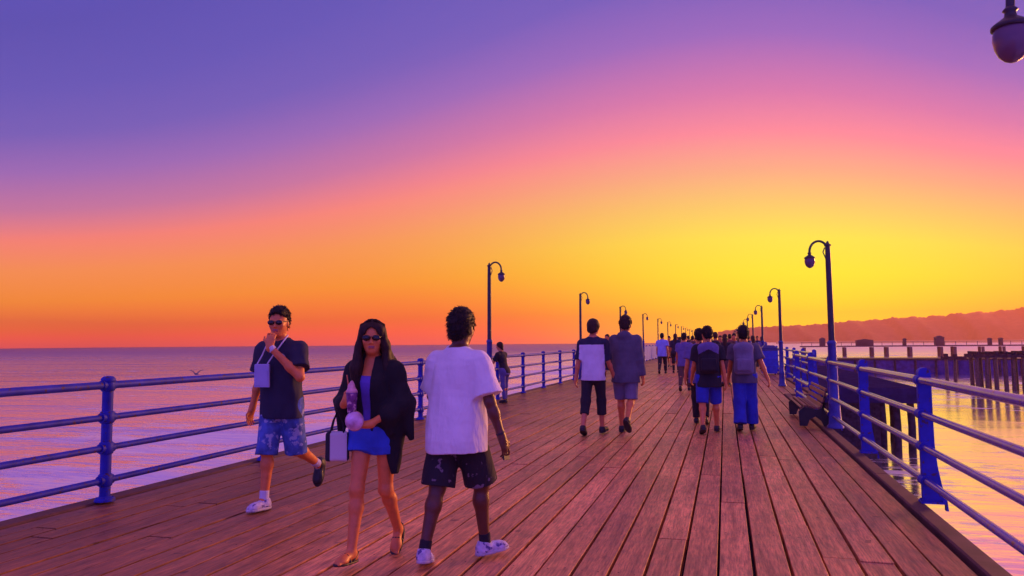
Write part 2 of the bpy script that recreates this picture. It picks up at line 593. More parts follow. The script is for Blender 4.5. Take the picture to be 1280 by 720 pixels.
def build_body(J, root, fem, skin, lips, h, w, bare, thick=1.0, hands=True):
    lo = np.array((-0.6, -0.75, -0.03)); hi = np.array((0.6, 0.75, J['hz']+0.86))
    pts = [J[s][k] for s in 'RL' for k in ('hip', 'kn', 'an')]+[J['arm'+s][k] for s in 'RL' for k in ('S', 'E', 'W')]
    pts += [J['arm'+s]['W']+nrm(J['arm'+s]['hand'])*0.2 for s in 'RL']+[J['head']]+[J[s]['an']+J[s]['f']*0.2-J[s]['n']*0.1 for s in 'RL']
    P = np.array(pts)
    lo = P.min(0)-0.16; hi = P.max(0)+0.16
    V = Vol(lo, hi, h)
    V.sect(secs(J, TORSO_F if fem else TORSO_M, w), 0.03)
    q = 0.88 if fem else 1.0
    for s in 'RL':
        F = J[s]; A = J['arm'+s]
        S = A['S']*np.array((0.90 if fem else 1, 1, 1)); A['S'] = S
        nk = J['neck']
        V.cap(S, nk+(S-nk)*0.35+np.array((0, 0, -.02)), .052*q, .05*q, 0.05)
        V.cap(S, A['E'], .050*q*thick, .039*q*thick, 0.03)
        V.ell(S+(A['E']-S)*0.45, (.047*q*thick, .05*q*thick, .07), 0.04)
        V.cap(A['E'], A['E']+(A['W']-A['E'])*0.35, .039*q*thick, .041*q*thick, 0.02)
        V.cap(A['E']+(A['W']-A['E'])*0.3, A['W'], .039*q*thick, .026*q, 0.02)
        if hands: add_hand(V, A, s, max(0.0085, h*1.15))
        hp = F['hip']+np.array((0, -.01, -.02))
        V.cap(hp, F['kn'], .088*thick, .054*thick, 0.05)
        back = nrm(np.cross(F['side'], F['shin'])); 
        if back[1] > 0: back = -back
        V.cap(F['kn'], F['kn']+(F['an']-F['kn'])*0.3+back*0.012, .052*thick, .054*thick, 0.03)
        V.cap(F['kn']+(F['an']-F['kn'])*0.28+back*0.012, F['an'], .054*thick, .034, 0.03)
        V.ell(F['kn']-back*0.012, (.042, .042, .05), 0.03)
        if bare: add_foot(V, F)
        else: V.cap(F['an'], F['an']-F['n']*.04+F['f']*.03, .034, .032, 0.02)
    V.cap(J['neck']+np.array((0, 0, -.03)), J['head']+J['hr']@np.array((0, -.02, -.05)), .058*(0.86 if fem else 1), .052*(0.88 if fem else 1), 0.03)
    add_head(V, J, fem)
    hc, hR = J['head'], J['hr']
    def fm(c):
        l = (c-hc)@hR
        return ((np.abs(l[:, 0]) < .022) & (l[:, 1] > .075) & (l[:, 2] > -.077) & (l[:, 2] < -.057)).astype(int)
    return V.obj('body', [skin, lips], root, fm)

def short_hair(J, root, mat, h, t=0.010, top=0.0, seed=1, low=0.0):
    c, Rm = J['head'], J['hr']
    V = Vol(c-0.2, c+0.22, h)
    V.ell(c+Rm@np.array((0, -.015, .034)), (.079+t, .100+t, .098+t+top), 0.02, Rm)
    V.ell(c+Rm@np.array((0, -.056, -.043)), (.060+t*.8, .048+t*.6, .062), 0.03, Rm)
    if top: V.ell(c+Rm@np.array((0, .012, .092)), (.062, .080, .036+top), 0.03, Rm)
    V.warp(0.005, 110, seed); V.warp(0.003, 260, seed+1)
    def cut(x, y, z):
        q = [(x-c[0])*Rm[0, i]+(y-c[1])*Rm[1, i]+(z-c[2])*Rm[2, i] for i in range(3)]
        a = 0.62*q[1]-0.785*q[2]-0.004-low+.006*np.sin(q[0]*90+seed)+.004*np.sin(q[0]*210)
        ear = 0.030-np.sqrt((q[1]+.004)**2+(q[2]+.012)**2+np.maximum(0, .058-np.abs(q[0]))**2)
        return np.maximum(a, ear)
    V.cut(cut)
    o = V.obj('hair', mat, root)
    if h <= .0095: tufts(o, mat, 700 if h < .008 else 260, .020, seed, .0021 if h < .008 else .004)
    return o

def tufts(hair, mat, n, ln, seed, r=.0022, zmin=None, droop=0.5):
    """short tapering strands that break the outline of a head of hair"""
    me = hair.data
    g = random.Random(seed)
    mb = MB()
    vs = me.vertices
    for k in range(n):
        v = vs[g.randrange(len(vs))]
        p = Vector(v.co); nn = Vector(v.normal)
        if nn.length < .5: continue
        d = (nn*.55+Vector((g.uniform(-.5, .5), -.35+g.uniform(-.4, .4), -droop+g.uniform(-.5, .5)))).normalized()
        q = p+(nn*.25+d).normalized()*ln*g.uniform(.3, .55); e = q+(d+Vector((0, -.1, -.4))).normalized()*ln*g.uniform(.3, .6)
        mb.tube([p-nn*.006, q, e], [r*1.3, r, r*.3], 4, False)
    return mb.build('hair_strands', mat, hair, False)

def sunglasses(J, root, mat):
    c, Rm = J['head'], J['hr']
    P = lambda x, y, z: c+Rm@np.array((x, y, z), float)*HS
    V = Vol(c-0.13, c+0.14, 0.004)
    for sx in (-1, 1):
        V.ell(P(sx*.033, .097, .002), (.031, .008, .023), 0.004, Rm)
        V.cap(P(sx*.060, .088, .010), P(sx*.080, -.005, .010), .0045, .0040, 0.004)
    V.cap(P(-.012, .104, .008), P(.012, .104, .008), .004, .004, 0.003)
    return V.obj('sunglasses', mat, root)

def upper(J, root, name, mat, h, rows, hem, sleeve=0.55, sr=(.078, .088), w=1.0, warp=(.006, 26), seed=3, extra=None, cutter=None, folds=True, neck=True, full=None):
    """a garment for the torso with sleeves that end at a fraction of the upper arm (or run to the wrist with full=r)"""
    o = J['hz']-0.93
    V = Vol((-0.62, -0.5, hem+o-0.05), (0.62, 0.6, 1.60+o), h)
    V.sect(secs(J, rows, w), 0.02)
    for s in 'RL':
        A = J['arm'+s]; S, E, W = A['S'], A['E'], A['W']
        nk = J['neck']
        if neck: V.cap(S+np.array((0, 0, -.005)), nk+(S-nk)*0.42+np.array((0, 0, -.024)), .060, .060, 0.05)
        if full:
            V.cap(S, E, sr[0], sr[1], 0.05); V.cone(E, W-(W-E)*0.04, sr[1], full, 0.03)
        elif sleeve:
            e = S+(E-S)*sleeve
            V.cap(S+(E-S)*.05, S+(E-S)*0.2, sr[0]*0.80, sr[0]*.9, 0.06)
            V.cone(S+(E-S)*.06, e, sr[0]*0.82, sr[1], 0.05)
    if extra: extra(V)
    if folds: V.warp(.0055, 48, seed+100, .22)
    if warp: V.warp(warp[0], warp[1], seed, 0.5)
    if cutter: V.cut(cutter)
    return V.obj(name, mat, root)

TEE = [(0.76,-.015,.205,.150),(0.90,-.018,.200,.150),(1.02,-.010,.192,.145),(1.15,-.005,.186,.138),(1.28,-.002,.190,.134),(1.37,-.006,.178,.118),(1.43,-.010,.130,.092),(1.485,-.012,.072,.070)]
TEE_F = [(0.86,-.02,.180,.135),(0.95,-.02,.178,.13),(1.05,-.006,.150,.112),(1.14,.004,.138,.104),(1.24,.010,.152,.122),(1.31,.010,.158,.126),(1.38,.0,.145,.10),(1.43,-.006,.105,.08),(1.48,-.01,.062,.062)]

def lower(J, root, name, mat, h, frac=0.8, r=(.115, .112), ank=None, w=1.0, warp=(.005, 30), seed=5, waist=1.0, fit=0.0):
    """shorts (frac of the thigh) or trousers (ank = fraction of the shin, its radius)"""
    o = J['hz']-0.93
    lo = np.minimum(J['R']['an'], J['L']['an'])-0.2; hi = np.maximum(J['R']['an'], J['L']['an'])+0.2
    V = Vol((-0.4, min(lo[1], -0.3), max(0.0, (min(lo[2], 0) if ank else J['hz']-0.55))), (0.4, max(hi[1], 0.4), waist+0.08+o), h)
    rows = [(0.785,-.016,.12,.10),(0.83,-.016,.165,.125),(0.88,-.02,.178+fit,.132+fit),(0.95,-.016,.176+fit,.130+fit),(waist,-.004,.158+fit,.118+fit)]
    V.sect(secs(J, rows, w), 0.03)
    for s in 'RL':
        F = J[s]; hp = F['hip']+np.array((0, -.008, -.01))
        if ank is None:
            e = hp+(F['kn']-hp)*frac
            V.cone(hp+np.array((0, 0, .03)), e, r[0]*0.95, r[1], 0.05)
        else:
            V.cap(hp, F['kn'], r[0], r[1], 0.05)
            e = F['kn']+(F['an']-F['kn'])*ank[0]
            V.cap(F['kn'], F['kn']+(F['an']-F['kn'])*0.1, r[1], r[1], 0.03)
            V.cone(F['kn'], e, r[1], ank[1], 0.03)
    if warp: V.warp(warp[0], warp[1], seed, 0.6)
    return V.obj(name, mat, root)

def skirt(J, root, name, mat, h, zlow, r0=.17, r1=.21, seed=5, waist=1.0, shift=0.0):
    o = J['hz']-0.93
    V = Vol((-0.45, -0.45, zlow+o-0.05), (0.45, 0.45, waist+o+0.05), h)
    V.sect([(zlow+o, 0, shift, r1, r1*0.8), (0.55+o, 0, shift*0.5, (r0+r1)/2+.01, r0*0.78), (0.86+o, 0, -.015, r0+.012, .14), (0.95+o, 0, -.012, r0, .13), (waist+o, 0, 0, r0-.02, .115)], 0.02, 2.1)
    V.warp(.012, 20, seed, 0.12)
    return V.obj(name, mat, root)

def figure(label, pos, psi, H, group=None):
    root = empty('person', pos, R(psi))
    s = H/HB
    root.scale = (s, s, s)
    tag(root, label, 'person', group)
    return root
# ------------------------------------------------------------------ camera
cam_d = bpy.data.cameras.new('camera')
cam = bpy.data.objects.new('camera', cam_d); col.objects.link(cam)
scene.camera = cam
FPX = 930.0
cam_d.sensor_width = 36.0
cam_d.lens = 36.0*FPX/1280.0
cam_d.clip_start = 0.05
cam_d.clip_end = 30000
yaw, pitch, roll = math.atan(265/FPX), R(4.2), R(0.5)
fw = Vector((-math.sin(yaw)*math.cos(pitch), math.cos(yaw)*math.cos(pitch), math.sin(pitch)))
rt = Vector((math.cos(yaw), math.sin(yaw), 0)); upv = rt.cross(fw)
r2 = rt*math.cos(roll)-upv*math.sin(roll); u2 = r2.cross(fw)
cam.matrix_world = Matrix(((r2.x, u2.x, -fw.x, 0), (r2.y, u2.y, -fw.y, 0), (r2.z, u2.z, -fw.z, 1.45), (0, 0, 0, 1)))

# ------------------------------------------------------------------ sky and sun
SUN_AZ, SUN_EL, GLOW_AZ = 36.0, 9.0, -1.0   # degrees clockwise from the pier's direction, degrees up, the centre of the afterglow
def lin(c): return tuple(((x/255+0.055)/1.055)**2.4 if x > 10 else x/255/12.92 for x in c)
world = bpy.data.worlds.new('World'); scene.world = world
world.use_nodes = True
t = world.node_tree; t.nodes.clear()
out = N(t, 'ShaderNodeOutputWorld')
tc = N(t, 'ShaderNodeTexCoord')
sx = N(t, 'ShaderNodeSeparateXYZ'); L(t, tc.outputs['Generated'], sx.inputs[0])
el = math_node(t, 'MULTIPLY', math_node(t, 'ARCSINE', sx.outputs[2]), 57.29578)
el = math_node(t, 'MAXIMUM', el, 0.0)
az = math_node(t, 'SUBTRACT', math_node(t, 'MULTIPLY', math_node(t, 'ARCTAN2', sx.outputs[0], sx.outputs[1]), 57.29578), GLOW_AZ)
az = math_node(t, 'ABSOLUTE', math_node(t, 'WRAP', az, 180.0, -180.0))
az2 = math_node(t, 'SUBTRACT', math_node(t, 'MULTIPLY', math_node(t, 'ARCTAN2', sx.outputs[0], sx.outputs[1]), 57.29578), GLOW_AZ+7.0)
def gauss(a, width):
    q = math_node(t, 'DIVIDE', a, width)
    return math_node(t, 'EXPONENT', math_node(t, 'MULTIPLY', math_node(t, 'MULTIPLY', q, q), -1.0))
# the afterglow falls off a little faster towards the beach side
wid = math_node(t, 'MULTIPLY_ADD', math_node(t, 'TANH', math_node(t, 'DIVIDE', az2, 9.0)), -4.0, 30.0)
reach_ = math_node(t, 'MULTIPLY_ADD', gauss(az, wid), 9.1, 6.2)
e2 = math_node(t, 'DIVIDE', math_node(t, 'MULTIPLY', el, 15.2), reach_)
f2 = math_node(t, 'DIVIDE', e2, 60.0, clamp=True)
SUNSIDE = [(0, (255,200,30)), (1, (255,222,24)), (2.5, (255,234,24)), (5, (255,246,45)), (7.5, (255,242,78)), (10, (253,212,112)), (12.5, (253,178,140)),
           (15.2, (255,142,162)), (18, (216,122,178)), (22, (150,106,194)), (26, (108,94,192)), (35, (92,86,186)), (60, (84,82,196))]
AWAY = [(0, (225,80,85)), (1.2, (255,92,66)), (2.4, (255,112,45)), (6, (255,148,45)), (10, (255,150,84)), (14, (255,136,122)), (18, (202,122,166)),
        (23, (158,110,188)), (28, (116,98,190)), (34, (98,90,188)), (42, (86,82,180)), (60, (82,80,196))]
cA = ramp(t, f2, [(a/60, lin(c)) for a, c in SUNSIDE])
cB = ramp(t, f2, [(a/60, lin(c)) for a, c in AWAY])
w_ = gauss(az2, math_node(t, 'MULTIPLY_ADD', el, 1.2, 14.0))
sky = mixc(t, w_, cB, cA)
# unseen eastern sky brightened blue violet and zenith tinted rose, as added fill light
ea = math_node(t, 'MULTIPLY_ADD', az, 1/60.0, -70/60.0, clamp=True)
ze = math_node(t, 'MULTIPLY_ADD', el, 1/40.0, -28/40.0, clamp=True)
sky = mixc(t, ea, sky, BACKSKY)
sky = mixc(t, ze, sky, ZENITH)
bg = N(t, 'ShaderNodeBackground'); L(t, sky, bg.inputs[0])
L(t, math_node(t, 'MULTIPLY_ADD', math_node(t, 'EXPONENT', math_node(t, 'MULTIPLY', el, -0.4)), LOWSKY, 1.0), bg.inputs[1])
nish = N(t, 'ShaderNodeTexSky'); nish.sky_type = 'NISHITA'; nish.sun_disc = False
nish.sun_elevation = R(SUN_EL); nish.sun_rotation = R(SUN_AZ)
bg2 = N(t, 'ShaderNodeBackground'); L(t, nish.outputs[0], bg2.inputs[0]); bg2.inputs[1].default_value = NISH
ad = N(t, 'ShaderNodeAddShader'); L(t, bg.outputs[0], ad.inputs[0]); L(t, bg2.outputs[0], ad.inputs[1])
L(t, ad.outputs[0], out.inputs['Surface'])

sl = bpy.data.lights.new('sun', 'SUN')
sl.energy = SUN_E; sl.angle = R(SUN_ANG); sl.color = (1.0, 0.38, 0.11)
so = bpy.data.objects.new('sun', sl); col.objects.link(so)
sd = Vector((math.sin(R(SUN_AZ))*math.cos(R(SUN_EL)), math.cos(R(SUN_AZ))*math.cos(R(SUN_EL)), math.sin(R(SUN_EL))))
so.rotation_euler = sd.to_track_quat('Z', 'Y').to_euler()

# ------------------------------------------------------------------ materials of the setting
def wood_deck():
    m, t, b = nt('weathered_deck_wood')
    geo = N(t, 'ShaderNodeNewGeometry')
    ri = geo.outputs['Random Per Island']
    sc = N(t, 'ShaderNodeVectorMath', operation='SCALE'); sc.inputs['Scale'].default_value = 40
    cx = N(t, 'ShaderNodeCombineXYZ'); L(t, ri, cx.inputs[0]); L(t, ri, cx.inputs[1]); L(t, ri, cx.inputs[2])
    L(t, cx.outputs[0], sc.inputs[0])
    def shifted(scale):
        off = N(t, 'ShaderNodeVectorMath', operation='ADD')
        L(t, coords(t, 'Object', scale), off.inputs[0]); L(t, sc.outputs[0], off.inputs[1])
        return off.outputs[0]
    g1 = noise(t, shifted((16, 1.1, 4)), 1.0, 6, 0.68)          # long streaks along the grain
    g2 = noise(t, shifted((70, 5.0, 10)), 1.0, 4, 0.7)          # fine fibres
    g4 = noise(t, shifted((9, 6, 4)), 1.0, 5, 0.7)              # blotchy weathering
    g3 = noise(t, coords(t), 0.55, 3)
    base = ramp(t, ri, [(0, DECK0), (0.35, DECK1), (0.7, DECK2), (1, DECK3)])
    c = mixc(t, 0.9, base, ramp(t, g1, [(0.28, (0.38,0.36,0.36)), (0.5, (1,1,1)), (0.72, (1.5,1.48,1.42))]), 'MULTIPLY')
    c = mixc(t, 0.85, c, ramp(t, g2, [(0.32, (0.34,0.32,0.33)), (0.58, (1.18,1.18,1.18))]), 'MULTIPLY')
    c = mixc(t, 0.6, c, ramp(t, g4, [(0.32, (0.50,0.48,0.50)), (0.5, (1,1,1)), (0.68, (1.30,1.30,1.32))]), 'MULTIPLY')
    c = mixc(t, 0.5, c, ramp(t, g3, [(0.36, (0.55,0.53,0.55)), (0.62, (1.12,1.08,1.05))]), 'MULTIPLY')
    # paler along a wandering middle strip, darker towards both railings
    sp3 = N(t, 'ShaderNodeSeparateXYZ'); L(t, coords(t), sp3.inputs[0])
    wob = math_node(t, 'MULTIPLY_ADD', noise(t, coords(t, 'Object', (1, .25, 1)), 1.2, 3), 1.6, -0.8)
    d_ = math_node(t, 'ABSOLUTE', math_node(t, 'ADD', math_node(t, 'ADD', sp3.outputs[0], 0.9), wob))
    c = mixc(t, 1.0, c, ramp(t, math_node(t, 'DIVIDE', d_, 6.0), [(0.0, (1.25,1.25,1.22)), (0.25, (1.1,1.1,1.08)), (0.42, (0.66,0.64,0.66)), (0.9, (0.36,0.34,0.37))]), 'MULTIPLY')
    # gum, knots and nail heads
    sp = noise(t, shifted((9, 7, 1)), 1.0, 1, 0.4)
    c = mixc(t, 0.8, c, ramp(t, sp, [(0.74, (1,1,1)), (0.77, (0.28,0.26,0.27))]), 'MULTIPLY')
    L(t, c, b.inputs['Base Color'])
    rr = math_node(t, 'MULTIPLY_ADD', g4, 0.35, DECK_R)
    L(t, rr, b.inputs['Roughness'])
    b.inputs['Specular IOR Level'].default_value = DECK_S
    b.inputs['Specular Tint'].default_value = (1.0, 0.45, 0.32, 1)
    h = math_node(t, 'ADD', math_node(t, 'MULTIPLY', g1, 0.8), math_node(t, 'ADD', math_node(t, 'MULTIPLY', g2, 0.5), math_node(t, 'MULTIPLY', g4, 0.5)))
    bump(t, b, h, 0.6, 0.007)
    return m
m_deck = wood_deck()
m_edge = M('dark_edge_timber', (0.13, 0.05, 0.04), 0.75, 0.35, 3.0, 0.4, 30)
m_under = M('tarred_pile_timber', (0.040, 0.028, 0.045), 0.9, 0.5, 4.0, 0.5, 20, spec=0.1)
m_pile = M('old_pile_timber', (0.10, 0.055, 0.05), 0.75, 0.5, 6.0, 0.5, 25)
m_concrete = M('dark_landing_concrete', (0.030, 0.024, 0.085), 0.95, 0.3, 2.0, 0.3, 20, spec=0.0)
m_rail = M('blue_rail_paint', (0.030, 0.032, 0.38), 0.55, 0.25, 7.0, 0.3, 60, spec=0.2, spots=(22.0, 0.60, (0.09, 0.035, 0.08)))
m_rail_top = M('worn_blue_rail_paint', (0.055, 0.048, 0.36), 0.22, 0.25, 7.0, 0.06, 70, spec=1.0, spots=(24.0, 0.62, (0.15, 0.06, 0.07)))
m_lamp = M('dark_lamp_post_paint', (0.030, 0.018, 0.030), 0.42, 0.3, 9.0, 0.12, 70)
m_lampblue = M('blue_lamp_base_paint', (0.035, 0.04, 0.28), 0.42, 0.3, 9.0, 0.12, 70)
def glass_globe():
    m, t, b = nt('frosted_lamp_glass')
    b.inputs['Base Color'].default_value = (0.15, 0.075, 0.13, 1)
    b.inputs['Roughness'].default_value = 0.22
    b.inputs['Subsurface Weight'].default_value = 0.3
    b.inputs['Subsurface Radius'].default_value = (0.05, 0.04, 0.04)
    return m
m_globe = glass_globe()
m_iron = M('dark_cast_bench_ends', (0.022, 0.018, 0.022), 0.5, 0.3, 10, 0.2, 50)
m_slat = M('red_brown_bench_slats', (0.24, 0.085, 0.05), 0.5, 0.25, 4.0, 0.2, 40)

def ocean_mat():
    m, t, b = nt('sea_water')
    v = coords(t, 'Object')
    geo = N(t, 'ShaderNodeNewGeometry')
    sp = N(t, 'ShaderNodeSeparateXYZ'); L(t, geo.outputs['Position'], sp.inputs[0])
    vv = coords(t, 'Object', (0.38, 1.7, 1))
    a = noise(t, vv, 0.055, 3, 0.5); bb = noise(t, vv, 0.33, 4, 0.55); c = noise(t, vv, 1.7, 4, 0.6); d = noise(t, vv, 0.012, 2, 0.5)
    h = math_node(t, 'ADD', math_node(t, 'MULTIPLY', a, WV[0]), math_node(t, 'MULTIPLY', bb, WV[1]))
    h = math_node(t, 'ADD', h, math_node(t, 'MULTIPLY', c, WV[2]))
    h = math_node(t, 'ADD', h, math_node(t, 'MULTIPLY', d, WV[3]))
    # calmer water in the lee of the pier, on the beach side
    h = math_node(t, 'MULTIPLY', h, math_node(t, 'MULTIPLY_ADD', math_node(t, 'MULTIPLY_ADD', sp.outputs[0], 1/4.0, 0.5, clamp=True), -0.93, 1.0))
    bn = N(t, 'ShaderNodeBump'); bn.inputs['Strength'].default_value = 1.0; bn.inputs['Distance'].default_value = 1.0
    L(t, h, bn.inputs['Height']); L(t, bn.outputs[0], b.inputs['Normal'])
    # foam: lacy patches that get denser close to the pier and on the beach side
    fo = noise(t, coords(t, 'Object', (0.5, 1.0, 1)), 0.5, 6, 0.7)
    wv = noise(t, coords(t, 'Object', (0.25, 1.0, 1)), 0.10, 2, 0.5)
    near = math_node(t, 'MULTIPLY_ADD', math_node(t, 'ABSOLUTE', math_node(t, 'ADD', sp.outputs[0], 2.0)), -1/44.0, 1.0, clamp=True)
    surf = math_node(t, 'MULTIPLY', math_node(t, 'MULTIPLY_ADD', sp.outputs[0], 1/14.0, -0.3, clamp=True), math_node(t, 'MULTIPLY_ADD', sp.outputs[1], -1/60.0, 1.2, clamp=True))
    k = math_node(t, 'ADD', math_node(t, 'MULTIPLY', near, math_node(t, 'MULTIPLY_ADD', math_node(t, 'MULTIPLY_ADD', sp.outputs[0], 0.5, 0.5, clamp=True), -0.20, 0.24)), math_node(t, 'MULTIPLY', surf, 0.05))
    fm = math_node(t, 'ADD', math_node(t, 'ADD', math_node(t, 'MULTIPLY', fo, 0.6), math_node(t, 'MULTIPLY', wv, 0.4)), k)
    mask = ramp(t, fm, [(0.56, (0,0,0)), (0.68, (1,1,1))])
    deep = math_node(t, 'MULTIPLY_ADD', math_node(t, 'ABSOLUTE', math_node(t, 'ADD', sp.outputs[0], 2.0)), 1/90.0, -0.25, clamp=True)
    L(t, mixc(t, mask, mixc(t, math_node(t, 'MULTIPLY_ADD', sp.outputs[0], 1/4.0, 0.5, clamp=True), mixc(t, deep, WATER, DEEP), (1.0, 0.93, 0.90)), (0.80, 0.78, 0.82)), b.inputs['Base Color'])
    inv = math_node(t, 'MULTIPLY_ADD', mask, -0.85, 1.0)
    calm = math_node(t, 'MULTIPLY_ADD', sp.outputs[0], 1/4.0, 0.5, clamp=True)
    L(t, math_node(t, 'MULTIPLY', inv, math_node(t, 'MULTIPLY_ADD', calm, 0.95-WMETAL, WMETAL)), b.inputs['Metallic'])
    # unresolved far ripples act as a rougher surface
    far = math_node(t, 'MULTIPLY', math_node(t, 'MULTIPLY_ADD', sp.outputs[1], 1/500.0, 0.0, clamp=True), 0.28)
    L(t, math_node(t, 'ADD', math_node(t, 'MULTIPLY_ADD', mask, 0.5, WR), far), b.inputs['Roughness'])
    b.inputs['IOR'].default_value = 1.33
    b.inputs['Specular IOR Level'].default_value = 0.5
    return m
m_sea = ocean_mat()

# ------------------------------------------------------------------ sea: one sheet to the horizon, gentle real swell near the pier
SEA = -4.0
def sea():
    xs = sorted(set([round(s*(2.0*1.09**i-2.0)*3.2, 3) for s in (-1, 1) for i in range(0, 74)]))
    ys = sorted(set([-120, -60, -30, -15]+[round(6*(1.045**i-1)*4, 3) for i in range(0, 112)]))
    xs = [x for x in xs if abs(x) < 2700]+[2700]; xs = [-2700]+xs
    ys = [y for y in ys if y < 2700]+[2700]; ys = [-400]+ys
    g = np.random.RandomState(4)
    W = [(g.uniform(-.6, .6), g.uniform(.6, 1.2), g.uniform(.06, .16), g.uniform(0, 6)) for _ in range(7)]
    vs = []
    for y in ys:
        for x in xs:
            q = 0
            fade = min(1, 260/max(abs(x)+abs(y), 1))
            for a, b, f, ph in W: q += math.sin((a*x+b*y)*f+ph)
            # a long shoaling wave on the beach side
            r1 = math.exp(-((y-185-0.25*x+6*math.sin(x*0.03))/16)**2)*(0.5+0.5*math.tanh((x-22)/10))
            r2_ = math.exp(-((y-78-0.12*x)/7)**2)*(0.5+0.5*math.tanh((x-16)/8))
            vs.append((x, y, SEA+0.035*q*fade+SWELL*r1+0.35*r2_))
    nx = len(xs); fs = []
    for j in range(len(ys)-1):
        for i in range(nx-1):
            fs.append((j*nx+i, j*nx+i+1, (j+1)*nx+i+1, (j+1)*nx+i))
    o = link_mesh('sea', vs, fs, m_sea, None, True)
    tag(o, kind='structure')
sea()

# ------------------------------------------------------------------ hills along the far shore
def hills():
    m, t, b = nt('scrub_covered_hillside')
    v = coords(t)
    a = noise(t, v, 0.012, 5, 0.6); bb = noise(t, v, 0.06, 4, 0.6)
    L(t, mixc(t, bb, ramp(t, a, [(0.3, (0.40,0.16,0.11)), (0.7, (0.56,0.24,0.16))]), (0.22, 0.10, 0.07)), b.inputs['Base Color'])
    b.inputs['Roughness'].default_value = 0.9
    g = np.random.RandomState(11)
    ph = g.rand(12)*6.28
    vs = []; rows = 9
    A = np.linspace(-0.5, 50, 400)
    for i, a_ in enumerate(A):
        top = np.interp(a_, [-0.5, 1.9, 4.4, 7.5, 8.2, 10.4, 14.2, 18.6, 26, 40, 62], [30, 44, 46, 53, 57, 62, 70, 84, 90, 92, 90])
        top += 1.4*math.sin(a_*5.1+ph[0])+1.0*math.sin(a_*11.3+ph[1])+0.9*math.sin(a_*23+ph[2])+g.rand()*1.2
        if g.rand() < 0.05: top += g.rand()*2.6+.5
        ca, sa = math.sin(R(a_)), math.cos(R(a_))
        for k in range(rows):
            f = k/(rows-1)
            d = 2180+330*f+40*math.sin(a_*1.7+f*4)+22*math.sin(a_*4.9+f*7)
            z = SEA-1+(top+5)*(f**0.75)*(1+0.05*math.sin(a_*9+f*9)*(1-f))
            vs.append((ca*d, sa*d, z))
    fs = []
    for i in range(len(A)-1):
        for k in range(rows-1):
            fs.append((i*rows+k, (i+1)*rows+k, (i+1)*rows+k+1, i*rows+k+1))
    # the land falls away behind the ridge
    n0 = len(vs)
    for i in range(len(A)):
        x, y, z = vs[i*rows+rows-1]
        vs.append((x*1.05, y*1.05, SEA-1))
    for i in range(len(A)-1):
        fs.append((i*rows+rows-1, (i+1)*rows+rows-1, n0+i+1, n0+i))
    tag(link_mesh('hills', vs, fs, m, None, True), kind='structure')
    # a pale strip of beach at their foot
    ms = M('beach_sand', (0.38, 0.27, 0.2), 0.85, 0.2, 0.02, 0.0)
    vs = []; fs = []
    for i, a_ in enumerate(A):
        ca, sa = math.sin(R(a_)), math.cos(R(a_))
        for d, z in ((1150+60*math.sin(a_*.3), SEA-.3), (1300, SEA+.8), (2210, SEA+2.2)):
            vs.append((ca*d, sa*d, z))
    for i in range(len(A)-1):
        for k in range(2):
            if A[i] > 3.5: fs.append((i*3+k, (i+1)*3+k, (i+1)*3+k+1, i*3+k+1))
    tag(link_mesh('beach', vs, fs, ms, None, True), kind='structure')
hills()

# ------------------------------------------------------------------ the pier
PX0, PX1, PX2, PY0, PY1, YJ = -5.62, 1.50, 2.18, -3.0, 150.0, 21.6
def pier():
    mb = MB()
    pitch_, gap = 0.2215, 0.021
    x = PX0
    n = 0
    while x < PX2-0.05:
        x1 = x+pitch_
        y = PY0-rnd.uniform(0, 4) if x < PX1-0.05 else YJ
        while y < PY1:
            ln = rnd.choice((3.66, 4.27, 4.88, 6.1))
            e = min(y+ln, PY1)
            dz = rnd.uniform(-.006, .004); j = rnd.uniform(-.003, .003)
            mb.box((x+gap/2+j, y+.004, -.075), (x1-gap/2+j, e-.005, dz), .0025)
            y = e
        x = x1; n += 1
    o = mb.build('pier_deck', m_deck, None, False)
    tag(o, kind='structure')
    # edge timbers, joists and stringers
    eb = MB()
    for x0, x1, y0, y1 in ((PX0-.20, PX0-.006, PY0, PY1), (PX1+.006, PX1+.15, PY0, YJ-.22), (PX2+.03, PX2+.22, YJ, PY1)):
        y = y0
        while y < y1:
            e = min(y+rnd.uniform(5, 6.5), y1)
            eb.box((x0, y+.004, -.30), (x1, e-.004, .012), .012); y = e
    eb.box((PX1+.006, YJ-.214, -.30), (PX2+.22, YJ-.006, .012), .012)
    eb.build('edge_timber', m_edge, o, False)
    jb = MB()
    y = PY0+.5
    while y < PY1:
        jb.box((PX0-.1, y, -.38), (PX2 if y > YJ else PX1+.1, y+.15, -.078)); y += 1.2
    for x in (-5.3, -3.6, -1.9, -.2, 1.2):
        jb.box((x, PY0, -.72), (x+.25, PY1, -.382))
    jb.build('joists', m_under, o, False)
    # nail heads where the planks cross the joists
    nb = MB(); y = PY0+.575; g = random.Random(5)
    while y < 26:
        x = PX0
        while x < PX1-.1:
            for q in (.055, .165):
                cx_, cy_ = x+q+g.uniform(-.008, .008), y+g.uniform(-.02, .02)
                nb.add([(cx_+.0065*math.cos(a), cy_+.0065*math.sin(a), .0062) for a in (0, 1.05, 2.1, 3.14, 4.2, 5.25)], [(0, 1, 2, 3, 4, 5)])
            x += pitch_
        y += 1.2
    tag(nb.build('nail_heads', m_under, o, False), kind='stuff')
    for k in range(13):
        for x in (-5.2, -1.8, 1.32):
            pm = MB(); yy = 3+k*11.7+4
            pm.tube([(x, yy, SEA-1), (x, yy, -.72)], .17, 12)
            pm.build('pile', m_under, o, False)
pier()

